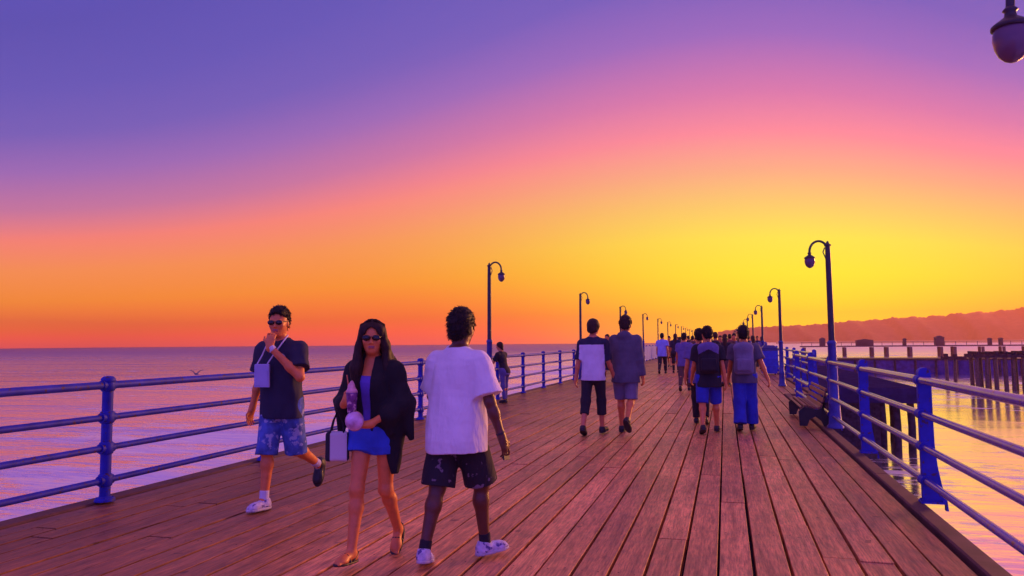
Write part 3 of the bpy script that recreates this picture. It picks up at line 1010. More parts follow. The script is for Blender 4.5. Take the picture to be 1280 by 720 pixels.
# ------------------------------------------------------------------ railings
HR = (1.085, .785, .50, .205)
def post_round(parent):
    mb = MB()
    mb.tube([(0, 0, .01), (0, 0, 1.10)], .048, 14)
    for a in range(4): mb.lathe([(.011, .036), (.011, .050), (.0001, .053)], (.066*math.cos(a*1.571+.78), .066*math.sin(a*1.571+.78), 0), 6, False)
    mb.lathe([(.09, .013), (.09, .035), (.06, .05), (.05, .06)], (0, 0, 0), 14)
    mb.lathe([(.0485, 1.10), (.064, 1.112), (.064, 1.145), (.045, 1.165), (0.0001, 1.172)], (0, 0, 0), 14)
    for z in HR:
        mb.lathe([(.05, z-.058), (.062, z-.048), (.062, z+.048), (.05, z+.058)], (0, 0, 0), 14)
        mb.tube([(0, -.075, z), (0, .075, z)], .046, 12)
    return mb.build('post', m_rail, parent)
def post_plate(parent):
    mb = MB()
    mb.prism([(-.055, .013), (.125, .013), (.125, -.05), (.145, -.05), (.135, .05), (.10, .17), (.074, .33), (.058, .52), (.055, .8), (.055, 1.12), (.035, 1.15), (-.035, 1.15), (-.055, 1.12)], 'y', -.028, .028)
    mb.box((-.075, -.06, .0125), (.115, .06, .03), .004)
    for a, b_ in ((-.058, -.044), (-.058, .044), (.1, -.044), (.1, .044)): mb.lathe([(.011, .031), (.011, .044), (.0001, .047)], (a, b_, 0), 6, False)
    mb.tube([(-.0, -.045, 1.145), (-.0, .045, 1.145)], .052, 14)
    for z in HR:
        mb.tube([(-.03, -.065, z), (-.03, .065, z)], .047, 12)
    return mb.build('post', m_rail, parent)
def rail_pipe(parent, pts, z, r, mat):
    mb = MB(); mb.tube([(p[0], p[1], p[2]+z) for p in pts], r, 12)
    return mb.build('rail', mat, parent)
def railing(label, x, y0, y1, ys, proto, dx=0.0, mat=None):
    mat = mat or m_rail
    root = empty('railing', (x, y0, 0))
    tag(root, label, 'railing')
    first = proto(root)
    for i, y in enumerate(ys):
        o = first if i == 0 else first.copy()
        if i: col.objects.link(o); o.parent = root
        o.location = (0, y-y0, 0)
    g = np.random.RandomState(int(abs(x)*10))
    for k, z in enumerate(HR):
        pts = [(dx+g.uniform(-.002, .002), y-y0, g.uniform(-.004, .004)) for y in [y0]+ys+[y1]]
        rail_pipe(root, pts, z, .036 if k == 0 else .030, mat)
    return root
railing('long blue four-bar pipe railing on the open sea side of the pier', -5.60, -3, 148, [-1.76+2.5*i for i in range(60)], post_round)
railing('blue four-bar railing on flared plate posts beside the bench and the beach-side water', 1.69, -3, 20.2, [-1.73+3.05*i for i in range(8)], post_plate, -.03, m_rail_top)
railing('stepped-out blue railing running to the pier end past the blue bin', 2.30, 21.4, 148, [21.6+3.05*i for i in range(42)], post_plate, -.03, m_rail_top)

# ------------------------------------------------------------------ lamp posts
def lamp_proto(name, h, reach, facing):
    """facing +1: the arm swings over towards +x"""
    root = empty(name)
    mb = MB()
    mb.tube([(0, 0, 0.02), (0, 0, h-.42), (0, 0, h-.10)], [.058, .045, .040], 14)
    mb.lathe([(.04, h-.10), (.055, h-.095), (.055, h-.07), (.03, h-.06), (.018, h-.02), (.0001, h+.0)], (0, 0, 0), 12)
    mb.build('pole', m_lamp, root)
    mb = MB()
    mb.lathe([(.13, .013), (.13, .05), (.10, .08), (.085, .40), (.095, .42), (.095, .45), (.072, .50), (.066, 1.45), (.075, 1.46), (.075, 1.50), (.05, 1.53)], (0, 0, 0), 16)
    mb.build('base', m_lampblue, root)
    mb = MB()
    pts = []
    for i in range(15):
        a = math.pi*(1-i/14)
        pts.append((facing*(reach/2+reach/2*math.cos(a)), 0, h-.19+(.19)*math.sin(a)+(0.0 if i < 14 else -.02)))
    mb.tube(pts, .020, 10)
    mb.tube([(facing*.02, 0, h-.36), (facing*.075, 0, h-.20), (facing*.045, 0, h-.12)], .010, 8)
    mb.build('arm', m_lamp, root)
    mb = MB(); c = (facing*reach, 0, h-.19)
    mb.lathe([(0.0191, 0.0000), (0.0296, -0.0112), (0.0348, -0.0186), (0.0244, -0.0279), (0.0287, -0.0512), (0.0539, -0.0698), (0.0800, -0.0884), (0.0887, -0.0977), (0.0887, -0.1116), (0.0783, -0.1153)], c, 22)
    mb.build('shade_cap', m_lamp, root)
    mb = MB()
    mb.lathe([(0.0748, -0.1107), (0.0818, -0.1348), (0.0835, -0.1674), (0.0766, -0.2093), (0.0609, -0.2465), (0.0365, -0.2725), (0.0130, -0.2837), (0.0001, -0.2855)], c, 22)
    mb.build('globe', m_globe, root)
    return root
ORD = ['first', 'second', 'third', 'fourth', 'fifth', 'sixth', 'seventh', 'eighth', 'ninth', 'tenth', 'eleventh', 'twelfth']
pl = lamp_proto('lamp_post', 3.38, .30, 1)
for i in range(11):
    o = pl if i == 0 else copy_tree(pl)
    o.location = (-5.42, 17.0+11.7*i, 0); o.rotation_euler = (R(rnd.uniform(-.5, .5)), R(rnd.uniform(-.5, .5)), R(rnd.uniform(-6, 6)))
    tag(o, '%s arched lamp post along the sea-side railing, counting from the near end' % ORD[i], 'lamp post', 'lamp posts along the sea-side railing')
pr = lamp_proto('lamp_post', 3.29, .285, -1)
tag(pr, 'near lamp post whose hanging frosted globe is seen high above the near railing', 'lamp post', 'lamp posts along the beach-side railing')
pr.location = (1.70, 4.15, 0)
for i in range(11):
    o = copy_tree(pr)
    o.location = (1.70, 13.30+11.8*i, 0); o.scale = (1, 1, .942); o.rotation_euler = (R(rnd.uniform(-.5, .5)), R(rnd.uniform(-.5, .5)), R(rnd.uniform(-6, 6)))
    tag(o, ('tall arched lamp post rising behind the curved bench' if i == 0 else '%s arched lamp post beyond the bench along the beach-side railing' % ORD[i-1]), 'lamp post', 'lamp posts along the beach-side railing')

# ------------------------------------------------------------------ bench
def bench():
    root = empty('bench', (1.30, 13.5, 0))
    tag(root, 'curved bench with dark iron ends and red-brown slats against the railing by the lamp post', 'bench')
    # profile in x-z: front lip, seat dip, reclined back
    prof = [(-.10, .30), (-.06, .335), (.02, .325), (.10, .30), (.17, .295), (.22, .32), (.255, .40), (.28, .49), (.30, .58), (.315, .63)]
    for k, y in enumerate((0.0, 2.05)):
        mb = MB()
        up_ = [(x, z-.012) for x, z in prof]
        lo_ = [(.29, .59), (.255, .48), (.26, .30), (.33, .12), (.37, .012), (.25, .012), (.21, .10), (.12, .17), (.03, .12), (-.01, .012), (-.13, .012), (-.135, .12), (-.14, .25)]
        mb.prism(up_+lo_, 'y', y, y+.06)
        mb.build('end_frame', m_iron, root)
    def slats(name, i0, i1, n):
        mb = MB()
        P = np.array(prof)
        s = np.linspace(i0, i1, n*2)
        xs = np.interp(s, range(len(prof)), P[:, 0]); zs = np.interp(s, range(len(prof)), P[:, 1])
        for k in range(n):
            a = np.array((xs[2*k], zs[2*k])); b = np.array((xs[2*k+1], zs[2*k+1]))
            d = (b-a)/np.linalg.norm(b-a); nn = np.array((-d[1], d[0]))*.028
            a0, b0 = a-d*.004, b+d*.006
            mb.prism([tuple(a0), tuple(b0), tuple(b0+nn), tuple(a0+nn)], 'y', -.03, 2.14)
        mb.build(name, m_slat, root)
    slats('seat', 0.1, 4.4, 5)
    slats('backrest', 5.0, 9.0, 4)
bench()

# ------------------------------------------------------------------ blue bin, banners on the railing
m_bin = M('blue_bin_plastic', (0.03, 0.06, 0.55), 0.4, 0.2, 6, 0.1, 50)
m_bind = M('dark_blue_bin_lid', (0.02, 0.025, 0.16), 0.45, 0.2, 6, 0.1, 50)
def bin_():
    root = empty('trash_bin', (1.78, 33.6, 0), R(4))
    tag(root, 'tall blue box-shaped bin with a dark lid standing against the railing', 'bin')
    mb = MB()
    vs = [(-.28,-.28,.06),(.28,-.28,.06),(.28,.28,.06),(-.28,.28,.06),(-.33,-.33,1.02),(.33,-.33,1.02),(.33,.33,1.02),(-.33,.33,1.02)]
    mb.add(vs, [(0,3,2,1),(4,5,6,7),(0,1,5,4),(1,2,6,5),(2,3,7,6),(3,0,4,7)])
    for z in (.35, .68): mb.box((-.325, -.325, z), (.325, .325, z+.03), .006)
    mb.build('bin_body', m_bin, root)
    mb = MB(); mb.box((-.36, -.36, 1.022), (.36, .36, 1.08), .02)
    mb.box((-.30, -.30, 1.082), (.30, .30, 1.24), .10)
    mb.build('lid', m_bind, root)
    for sx_ in (-.2, .2):
        mb = MB(); mb.tube([(sx_-.02, -.2, .06), (sx_+.02, -.2, .06)], .06, 12); mb.build('wheel', m_iron, root)
bin_()
m_ban = M('blue_banner_cloth', (0.06, 0.09, 0.62), 0.7, 0.15, 2.0, 0.1, 20)
m_banp = M('pale_mauve_banner_cloth', (0.42, 0.30, 0.55), 0.7, 0.15, 2.0, 0.1, 20)
def banner(label, y0, y1, z0, z1, mat):
    mb = MB(); n = 28
    vs = []; fs = []
    for s_ in (0, 1):
        for i in range(n+1):
            y = y0+(y1-y0)*i/n
            for z in (z0, z1):
                vs.append((-5.49+.02*math.sin(i*1.3)*(1.2 if z == z0 else .3)+s_*.008, y, z+.015*math.sin(i*.7)))
    m_ = (n+1)*2
    for i in range(n):
        a = i*2
        fs += [(a, a+2, a+3, a+1), (m_+a, m_+a+1, m_+a+3, m_+a+2), (a, m_+a, m_+a+2, a+2), (a+1, a+3, m_+a+3, m_+a+1)]
    fs += [(0, 1, m_+1, m_), (2*n, m_+2*n, m_+2*n+1, 2*n+1)]
    mb.add(vs, fs, False)
    o = mb.build('banner', mat)
    tag(o, label, 'banner', 'banners tied to the railing')
banner('blue cloth banner tied along the sea-side railing past the walking couple', 50.5, 64, .12, 1.08, m_ban)
banner('pale mauve cloth banner on the railing, just nearer than the blue banner', 42.5, 49.5, .18, 1.0, m_banp)

# ------------------------------------------------------------------ landing platform, old piles, distant pier
def landing():
    root = empty('landing_platform', (2.6, 40, SEA))
    tag(root, 'dark landing platform on piles beside the pier, below the beach-side railing', 'platform')
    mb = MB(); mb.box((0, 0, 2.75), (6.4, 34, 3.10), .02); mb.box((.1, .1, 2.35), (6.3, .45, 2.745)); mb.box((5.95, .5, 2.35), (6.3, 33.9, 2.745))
    mb.build('platform_deck', m_concrete, root, False)
    mb = MB()
    for i in range(16):
        x = .15+i*.28
        mb.box((x, .46, -.6), (x+.272, .56, 2.34))
    mb.build('bulkhead', m_under, root, False)
    for x, y in ((4.75, .75), (5.4, .75), (6.05, .8), (6.05, 5), (6.05, 10), (6.05, 16), (6.05, 24), (5.2, 6), (5.6, 12)):
        mb = MB(); mb.tube([(x, y, -1), (x+.04, y, 1.2), (x, y, 2.34)], [.19, .175, .17], 12); mb.build('pile', m_under, root, False)
landing()
def pile_stub(label, x0, y0, n, dx, ztop, cap, seed, dy=0.0, rows=1):
    g = random.Random(seed)
    root = empty('pile_group', (x0, y0, SEA))
    tag(root, label, 'piles', 'old piles standing in the shallows')
    for r_ in range(rows):
        for i in range(n):
            x = i*dx+g.uniform(-.1, .1); y = r_*2.2+dy*i+g.uniform(-.15, .15)
            mb = MB(); tx, ty = g.uniform(-.08, .08), g.uniform(-.08, .08)
            mb.tube([(x+tx, y+ty, -1), (x+tx*.5, y, ztop*.5), (x, y, ztop+(0 if cap else g.uniform(-.5, .2)))], [.21, .20, .18], 10)
            mb.build('pile', m_pile, root, False)
    if cap:
        mb = MB()
        mb.box((-.5, -.35, ztop+.01), (n*dx+.2, .35+(rows-1)*2.2, ztop+.38), .03)
        for i in range(n): mb.box((i*dx-.12, -.55, ztop+.385), (i*dx+.14, .5+(rows-1)*2.2, ztop+.62+g.uniform(-.06, .1)))
        mb.build('cap_beam', m_under, root, False)
pile_stub('long row of old dark piles under a ragged cap beam in the shallows', 24.6, 86, 14, .80, 3.5, True, 3, .02, 2)
pile_stub('small stub of two piles under a wide cap, standing before the long pile row', 26.3, 104, 2, 1.0, 2.9, True, 5)
def jetty():
    root = empty('jetty', (10, 128, SEA))
    tag(root, 'long low dark indigo jetty wall beyond the landing platform, reaching to the pile row', 'jetty')
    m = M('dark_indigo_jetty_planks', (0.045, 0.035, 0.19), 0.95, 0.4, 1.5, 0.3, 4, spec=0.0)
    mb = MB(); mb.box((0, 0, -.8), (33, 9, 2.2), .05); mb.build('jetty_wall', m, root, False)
    mb = MB(); mb.box((-.15, -.18, 2.21), (33.2, 9.1, 2.42), .03); mb.build('coping', m_under, root, False)
    for i in range(12):
        mb = MB(); mb.tube([(1+i*2.85, -.22, -.8), (1+i*2.85, -.22, 2.15)], .16, 8); mb.build('fender', m_under, root, False)
jetty()
def far_pier():
    root = empty('distant_pier', (24, 262, SEA))
    tag(root, 'low distant pier on short posts crossing the bay below the hills', 'pier')
    m = M('distant_pier_timber', (0.09, 0.05, 0.06), 0.8, 0.3, .5, 0.0)
    mb = MB(); mb.box((0, 0, 3.12), (150, 5, 3.5)); mb.build('deck', m, root, False)
    gh = random.Random(8)
    for xh, wd, ht in ((6, 1.6, 2.2), (17, 5, 1.7), (31, .6, 1.8), (40, 2.4, 2.4), (55, .6, 1.7), (58, .6, 1.75), (74, 7, 1.5), (92, 2, 2.6), (118, 4, 1.9)):
        mb = MB(); mb.box((xh, 1.2, 3.505), (xh+wd, 3.6, 3.5+ht)); mb.prism([(xh-.2, 3.505+ht), (xh+wd+.2, 3.505+ht), (xh+wd*.5, 3.5+ht*1.25)], 'y', 1.0, 3.8); mb.build('hut', m, root, False)
    for i in range(24):
        mb = MB(); x = 2+i*6.3+gh.uniform(-1.6, 1.6)
        mb.box((x-.35, .4, -.8), (x+.35, 1.1, 2.99)); mb.build('post', m, root, False)
        mb = MB(); mb.box((x-.35, 3.8, -.8), (x+.35, 4.5, 2.99)); mb.build('post', m, root, False)
    mb = MB()
    for i in range(50): mb.box((i*3+.2, .1, 3.56), (i*3+.32, .22, 4.6))
    mb.box((0, .12, 4.61), (150, .2, 4.72)); mb.build('handrail', m, root, False)
far_pier()

# ------------------------------------------------------------------ gull over the sea
def gull():
    root = empty('seagull', (-32.2, 40.0, -.35), R(70))
    tag(root, 'small dark seagull flying low over the sea with raised wings', 'bird')
    m = M('grey_gull_feathers', (0.16, 0.14, 0.17), 0.8, 0.3, 20, 0.0)
    V = Vol((-.6, -.35, -.2), (.6, .4, .45), .018)
    V.ell((0, 0, 0), (.075, .20, .07), .03)
    V.ell((0, .2, .035), (.042, .055, .042), .03)
    V.cap((0, .24, .03), (0, .30, .02), .018, .01, .01)
    V.ell((0, -.24, .0), (.05, .10, .016), .03)
    for s_ in (-1, 1):
        V.ell((s_*.17, .02, .12), (.16, .075, .02), .03, np.array([[math.cos(.7), 0, -s_*math.sin(.7)], [0, 1, 0], [s_*math.sin(.7), 0, math.cos(.7)]]))
        V.ell((s_*.37, -.02, .22), (.16, .05, .016), .03, np.array([[math.cos(.2), 0, -s_*math.sin(.2)], [0, 1, 0], [s_*math.sin(.2), 0, math.cos(.2)]]))
    V.obj('gull_body', m, root)
gull()

# ------------------------------------------------------------------ the evening haze
def haze():
    m = bpy.data.materials.new('evening_haze'); m.use_nodes = True
    t = m.node_tree; t.nodes.clear()
    o_ = N(t, 'ShaderNodeOutputMaterial'); v = N(t, 'ShaderNodeVolumePrincipled')
    v.inputs['Color'].default_value = HAZE_C+(1,)
    v.inputs['Density'].default_value = HAZE
    v.inputs['Anisotropy'].default_value = HAZE_G
    L(t, v.outputs[0], o_.inputs['Volume'])
    mb = MB(); mb.box((-2750, -500, SEA-1.5), (2750, 2950, 104))
    o = mb.build('haze', m)
    tag(o, kind='stuff')
if HAZE > 0: haze()
# ------------------------------------------------------------------ clothing and skin
sk_tan = M('tan_skin', (0.74, 0.22, 0.06), 0.45, 0.10, 20, 0.06, 220, sss=0.06)
sk_fair = M('fair_skin', (0.68, 0.22, 0.09), 0.45, 0.10, 20, 0.06, 220, sss=0.06)
sk_dark = M('brown_skin', (0.13, 0.040, 0.020), 0.42, 0.12, 20, 0.06, 220)
m_lips = M('lips', (0.36, 0.09, 0.085), 0.4, 0.1, 20, 0.0)
m_lipsd = M('brown_lips', (0.10, 0.035, 0.03), 0.4, 0.1, 20, 0.0)
def hair_mat(name, c):
    m, t, b = nt(name)
    n = noise(t, coords(t, 'Object', (140, 140, 9)), 1.0, 4, 0.7)
    L(t, ramp(t, n, [(0.3, tuple(x*.5 for x in c)), (0.7, tuple(min(1, x*1.9) for x in c))]), b.inputs['Base Color'])
    b.inputs['Roughness'].default_value = 0.55
    b.inputs['Specular IOR Level'].default_value = 0.2
    bump(t, b, n, 0.6, 0.004)
    return m
h_black = hair_mat('black_hair', (0.014, 0.008, 0.008))
h_long = hair_mat('dark_brown_hair', (0.026, 0.012, 0.010))
h_brown = hair_mat('brown_hair', (0.035, 0.016, 0.012))
m_lens = M('dark_sunglass_lens', (0.012, 0.008, 0.010), 0.12, 0.0, 5, 0.0)
def cloth(name, c, var=0.12, rough=0.85, **kw):
    return M(name, c, rough, var, kw.pop('scale', 6.0), kw.pop('bmp', 0.25), kw.pop('bscale', 160.0), sheen=0.0, fold=kw.pop('fold', 0.38), **kw)
c_white = cloth('white_tee_cotton', (0.80, 0.77, 0.82), 0.05, fold=0.6)
c_floral = cloth('black_print_shorts_cloth', (0.018, 0.014, 0.022), 0.3, spots=(17.0, 0.60, (0.20, 0.14, 0.18)))
c_navy = cloth('navy_shirt_cotton', (0.020, 0.020, 0.052), 0.2)
c_denim = cloth('washed_blue_shorts_cloth', (0.060, 0.115, 0.40), 0.5, scale=11.0, spots=(15.0, 0.57, (0.32, 0.36, 0.58)))
c_black = cloth('black_knit', (0.008, 0.006, 0.009), 0.3)
c_blue = cloth('bright_blue_denim', (0.030, 0.085, 0.55), 0.25)
c_top = cloth('violet_blue_top_cloth', (0.12, 0.07, 0.45), 0.2)
c_lilac = cloth('pale_back_panel_cloth', (0.66, 0.62, 0.74), 0.06)
c_grey = cloth('slate_grey_cloth', (0.10, 0.09, 0.13), 0.2)
c_grey2 = cloth('grey_shorts_cloth', (0.17, 0.145, 0.22), 0.2)
c_purple = cloth('muted_violet_cloth', (0.14, 0.11, 0.30), 0.2)
c_dark = cloth('charcoal_cloth', (0.016, 0.013, 0.022), 0.25)
c_cobalt = cloth('cobalt_trouser_cloth', (0.020, 0.040, 0.42), 0.25)
c_bpgrey = cloth('grey_backpack_cloth', (0.20, 0.18, 0.26), 0.2)
c_shoe = cloth('white_violet_shoe_mesh', (0.60, 0.54, 0.72), 0.25, scale=30, spots=(24.0, 0.56, (0.12, 0.08, 0.30)))
c_shoed = cloth('dark_shoe_leather', (0.018, 0.014, 0.018), 0.3, 0.5)
c_sole = M('pale_rubber_sole', (0.55, 0.50, 0.58), 0.6, 0.15, 20, 0.2)
c_soled = M('dark_rubber_sole', (0.03, 0.025, 0.03), 0.6, 0.2, 20, 0.2)
m_leather = M('dark_sandal_leather', (0.03, 0.016, 0.016), 0.5, 0.2, 20, 0.2)

def held(name, root, c, label, cat, extra_rz=0.0):
    """an Empty for a carried thing, at local point c of a figure"""
    s = root.scale.x; rz = root.rotation_euler.z
    p = Vector(root.location)+Matrix.Rotation(rz, 3, 'Z') @ (Vector(tuple(map(float, c)))*s)
    o = empty(name, p, rz+extra_rz); o.scale = (s, s, s)
    tag(o, label, cat)
    return o

# ------------------------------------------------------------------ man with his hand at his chin
def chin_man():
    root = figure('person in a navy shirt and washed blue shorts, one hand raised to the chin', (-3.86, 5.93, 0), 180, 1.78)
    pose = dict(legR=(9, 4, 3, 0), legL=(-9, 54, -66, 2), yaw=14, nod=-2, lean=2,
                armR=hang('R', -6, 14, 10), armL=reach('L', (-.27, .13, 1.15), (-.035, .225, 1.415), (.02, -.22, 1), (.3, -1, 0), 40))
    J = solve(pose)
    build_body(J, root, False, sk_tan, m_lips, .0065, .92, False, .95)
    upper(J, root, 'shirt', c_navy, .008, TEE, .83, .72, (.074, .092), .98, (.007, 24), 3)
    lower(J, root, 'shorts', c_denim, .008, 1.10, (.104, .096), None, .94, (.006, 30), 6)
    short_hair(J, root, h_black, .006, .010, .012, 2, -.016)
    sunglasses(J, root, m_lens)
    for s in 'RL':
        make_shoe(J, s, root, c_shoe if s == 'R' else c_shoed, c_sole if s == 'R' else c_soled, .007, .0, c_sole)
        F = J[s]
        V = Vol(F['an']-.12, F['an']+.14, .008); V.cone(F['an']-F['n']*.02, F['an']-F['shin']*.075, .041, .041, .0)
        V.obj('sock', c_lilac, root)
    mb = MB()
    c = J['up']((-.095, .128, 1.335))
    mb.add([c+np.array(q) for q in ((-.030, 0, -.014), (.026, .004, -.020), (.030, .004, .012), (.008, .002, .022), (-.020, 0, .008), (-.026, -.012, -.010), (.026, -.010, -.016), (.0, -.012, .016))],
           [(0, 1, 2, 3, 4), (5, 7, 6), (0, 5, 6, 1), (1, 6, 2), (2, 6, 7, 3), (3, 7, 4), (4, 7, 5, 0)])
    mb.build('chest_mark', c_sole, root)
    # pouch on a lanyard
    pc = J['up']((.075, .175, 1.165))
    m_pouch = cloth('lilac_pouch_vinyl', (.40, .38, .66), .06)
    p = held('lanyard_pouch', root, pc, 'pale lilac flat pouch hanging on the chest of the navy-shirted person', 'pouch')
    mb = MB(); mb.box((-.072, -.010, -.10), (.072, .010, .10), .008)
    mb.box((-.060, .0105, -.085), (.060, .014, .045), .003)
    mb.build('pouch_body', m_pouch, p)
    mb = MB()
    for sx_ in (-1, 1):
        a = np.array((sx_*.05, .0, .10)); q = [a, J['up']((sx_*.055+.035, .150, 1.34))-pc, J['up']((sx_*.075, .085, 1.455))-pc, J['up']((sx_*.062, -.01, 1.51))-pc, J['up']((sx_*.02, -.075, 1.515))-pc]
        mb.tube(q, .007, 6)
    mb.build('lanyard', c_lilac, p)
    V = Vol(J['armL']['W']-.08, J['armL']['W']+.08, .006); d = nrm(J['armL']['W']-J['armL']['E'])
    V.cone(J['armL']['W']-d*.045, J['armL']['W']-d*.005, .035, .034, 0)
    V.obj('wrist_band', c_lilac, root)
chin_man()

# ------------------------------------------------------------------ woman in black
def black_woman():
    root = figure('person with long dark hair, an open black cardigan and bright blue shorts', (-2.31, 4.66, 0), 182, 1.595)
    pose = dict(legR=(15, 3, 6, -1), legL=(-5, 30, -40, -2), yaw=20, nod=-1, lean=1,
                armR=reach('R', (.235, .015, 1.135), (.135, .215, 1.150), (-.55, .55, .45), (-.6, -.3, .3), 46),
                armL=reach('L', (-.245, .02, 1.13), (-.055, .215, 1.005), (.85, .35, -.05), (.1, .2, 1), 40))
    J = solve(pose)
    build_body(J, root, True, sk_tan, m_lips, .0062, .96, True, .93)
    o = J['hz']-.93
    # strapless top
    V = Vol((-.3, -.3, .93+o), (.3, .35, 1.36+o), .007)
    V.sect(secs(J, [(0.93,-.02,.176,.128),(1.02,-.004,.147,.11),(1.10,.004,.131,.100),(1.22,.012,.147,.118),(1.30,.014,.152,.127),(1.345,.010,.146,.110)], .96), .01)
    V.warp(.003, 40, 2); V.obj('top', c_top, root)
    lower(J, root, 'shorts', c_blue, .007, .34, (.108, .108), None, .97, (.004, 34), 8, 1.02)
    # open cardigan with wide sleeves and a long trailing corner
    def extra(V):
        V.cone((-.13, -.03, 1.04+o), (-.175, .02, .63+o), .125, .025, .05)
        V.cone((.11, -.06, 1.04+o), (.10, -.07, .80+o), .10, .07, .05)
        for s_, sx_ in (('R', 1), ('L', -1)):
            A = J['arm'+s_]
            md = A['E']+(A['W']-A['E'])*.45
            V.cone(A['E']+np.array((0, 0, .02)), A['E']+np.array((sx_*.05, -.03, -.26)), .075, .020, .05)
            V.cap(A['E'], md, .075, .062, .04)
            V.cap(md+np.array((0, 0, -.02)), md+np.array((sx_*.01, -.02, -.13)), .06, .02, .05)
    def cutter(x, y, z):
        zz = z-o
        ow = .031+np.clip((zz-1.02)/.45, -.6, 1)*.012+np.maximum(0, .98-zz)*.42
        return np.minimum(y-.045, ow-np.abs(x-.012-np.maximum(0, 1.0-zz)*.12))+0*z
    rows = [(0.86,-.03,.20,.140),(0.95,-.02,.195,.142),(1.05,-.01,.180,.135),(1.15,.0,.172,.130),(1.25,.008,.172,.140),(1.32,.008,.172,.140),(1.39,-.0,.152,.112),(1.44,-.008,.105,.085),(1.49,-.014,.068,.068)]
    upper(J, root, 'cardigan', c_black, .007, rows, .60, .98, (.068, .078), .90, (.008, 22), 4, extra, cutter)
    # hair
    c, Rm = J['head'], J['hr']
    P = lambda x, y, z: c+Rm@np.array((x, y, z), float)
    V = Vol((-.42, -.40, .95+o), (.36, .32, 1.85+o), .0065)
    V.ell(P(0, -.018, .040), (.098, .114, .106), .02, Rm)
    V.ell(P(0, -.075, -.10), (.095, .060, .17), .05, Rm)
    for sx_ in (-1, 1):
        V.cap(P(sx_*.062, .045, .062), P(sx_*.092, .020, -.06), .026, .034, .03)
        V.cap(P(sx_*.090, .018, -.06), P(sx_*.112, .045, -.22), .036, .040, .03)
        V.cap(P(sx_*.115, .040, -.22), P(sx_*.118, .080, -.42), .046, .018, .03)
    V.cap(P(0, -.09, -.2), P(.0, -.10, -.46), .10, .05, .05)
    V.cap(P(-.10, -.03, -.10), P(-.19, -.03, -.24), .034, .030, .03)
    V.cap(P(-.19, -.03, -.24), P(-.235, -.01, -.46), .030, .010, .02)
    V.cap(P(-.13, -.05, -.20), P(-.215, -.06, -.36), .022, .008, .02)
    V.cap(P(.10, -.02, -.10), P(.155, -.02, -.32), .032, .012, .03)
    def cut(x, y, z):
        q = [(x-c[0])*Rm[0, i]+(y-c[1])*Rm[1, i]+(z-c[2])*Rm[2, i] for i in range(3)]
        return np.minimum(q[1]-.0, (1-np.sqrt((q[0]/.066)**2+((q[2]+.045)/np.where(q[2] > -.045, .128, .5))**2))*.066)
    V.cut(cut)
    V.warp(.010, 26, 8, .7); V.warp(.0045, 110, 5, .12)
    hobj = V.obj('hair', h_long, root)
    g = random.Random(9); mb = MB()
    for k in range(330):
        sx_ = g.choice((-1, 1)); a = g.random()
        yb = -.085+a*.125
        p0 = P(sx_*g.uniform(.004, .03), yb*.9+.02, .142-abs(yb)*.25)
        p1 = P(sx_*(.070+g.uniform(0, .02)), yb+.0, .085+g.uniform(-.02, .02))
        p2 = P(sx_*(.096+g.uniform(-.004, .014)), yb*.9+.005, -.05+g.uniform(-.02, .02))
        fr = max(0, a-.55)*2
        p3 = P(sx_*(.112+g.uniform(-.02, .022)), yb*.7+.04*fr+g.uniform(-.015, .015), -.20+g.uniform(-.03, .03))
        p4 = P(sx_*(.108+g.uniform(-.035, .035)), yb*.6+.10*fr+g.uniform(-.02, .02), -.34+g.uniform(-.10, .06))
        mb.tube([p0, p1, p2, p3, p4], [.0022, .0026, .0026, .0022, .0008], 4, False)
    for k in range(26):
        p1 = P(-.10+g.uniform(-.01, .01), -.03, -.06); p2 = P(-.15+g.uniform(-.03, .02), -.03, -.2); p3 = P(-.21+g.uniform(-.05, .04), -.02+g.uniform(-.03, .03), -.38+g.uniform(-.1, .08))
        mb.tube([p1, p2, p3], [.003, .0028, .001], 4, False)
    mb.build('hair_strands', h_long, hobj, False)
    sunglasses(J, root, m_lens)
    for s in 'RL': make_sandal(J, s, root, m_leather, .007)
    # drink
    A = J['armR']; hd = nrm(A['hand'])
    dc = A['W']+hd*.085+nrm(np.array((-.6, -.3, .3)))*.035+np.array((-.005, .02, -.06))
    d = held('drink_cup', root, dc, 'purple and pink iced drink in a clear cup held by the person in black', 'drink')
    m_cup = M('purple_drink', (0.22, 0.06, 0.26), .2, .6, 30, .1, 60, spots=(28.0, .58, (.75, .45, .55)))
    m_cream = M('pink_cream_top', (0.75, 0.36, 0.42), .5, .25, 30, .3, 60)
    mb = MB(); mb.lathe([(.028, -.055), (.031, -.05), (.040, .075), (.043, .085), (.040, .09)], (0, 0, 0), 18); mb.build('cup', m_cup, d)
    V = Vol((-.07, -.07, .06), (.07, .07, .2), .006); V.ell((0, 0, .095), (.040, .04, .03), .01); V.ell((.004, .003, .13), (.027, .027, .025), .02); V.ell((0, 0, .155), (.012, .012, .018), .015)
    V.warp(.004, 90, 1); V.obj('cream_top', m_cream, d)
    mb = MB(); mb.tube([(.012, .01, .08), (.03, .02, .215)], .0045, 8); mb.build('straw', M('orange_straw', (.75, .22, .08), .4, .1), d)
    # round purse
    A = J['armL']
    bc = A['W']+nrm(A['hand'])*.085+np.array((0, .035, .035))
    p = held('round_purse', root, bc, 'round pink and lilac ball-shaped purse held at the waist of the person in black', 'purse')
    m_ball = M('pink_lilac_shell', (0.62, 0.30, 0.46), .3, .3, 14, .05, 60, c2=(.70, .45, .72))
    V = Vol((-.1, -.1, -.1), (.1, .1, .1), .006); V.ell((0, 0, 0), (.068, .060, .068), 0); V.obj('shell', m_ball, p)
    mb = MB(); mb.tube([(.069*math.cos(a), .0, .069*math.sin(a)) for a in np.linspace(0, 2*math.pi, 25)], .004, 6, False); mb.tube([(0, -.014, .073), (0, .014, .073)], .009, 8)
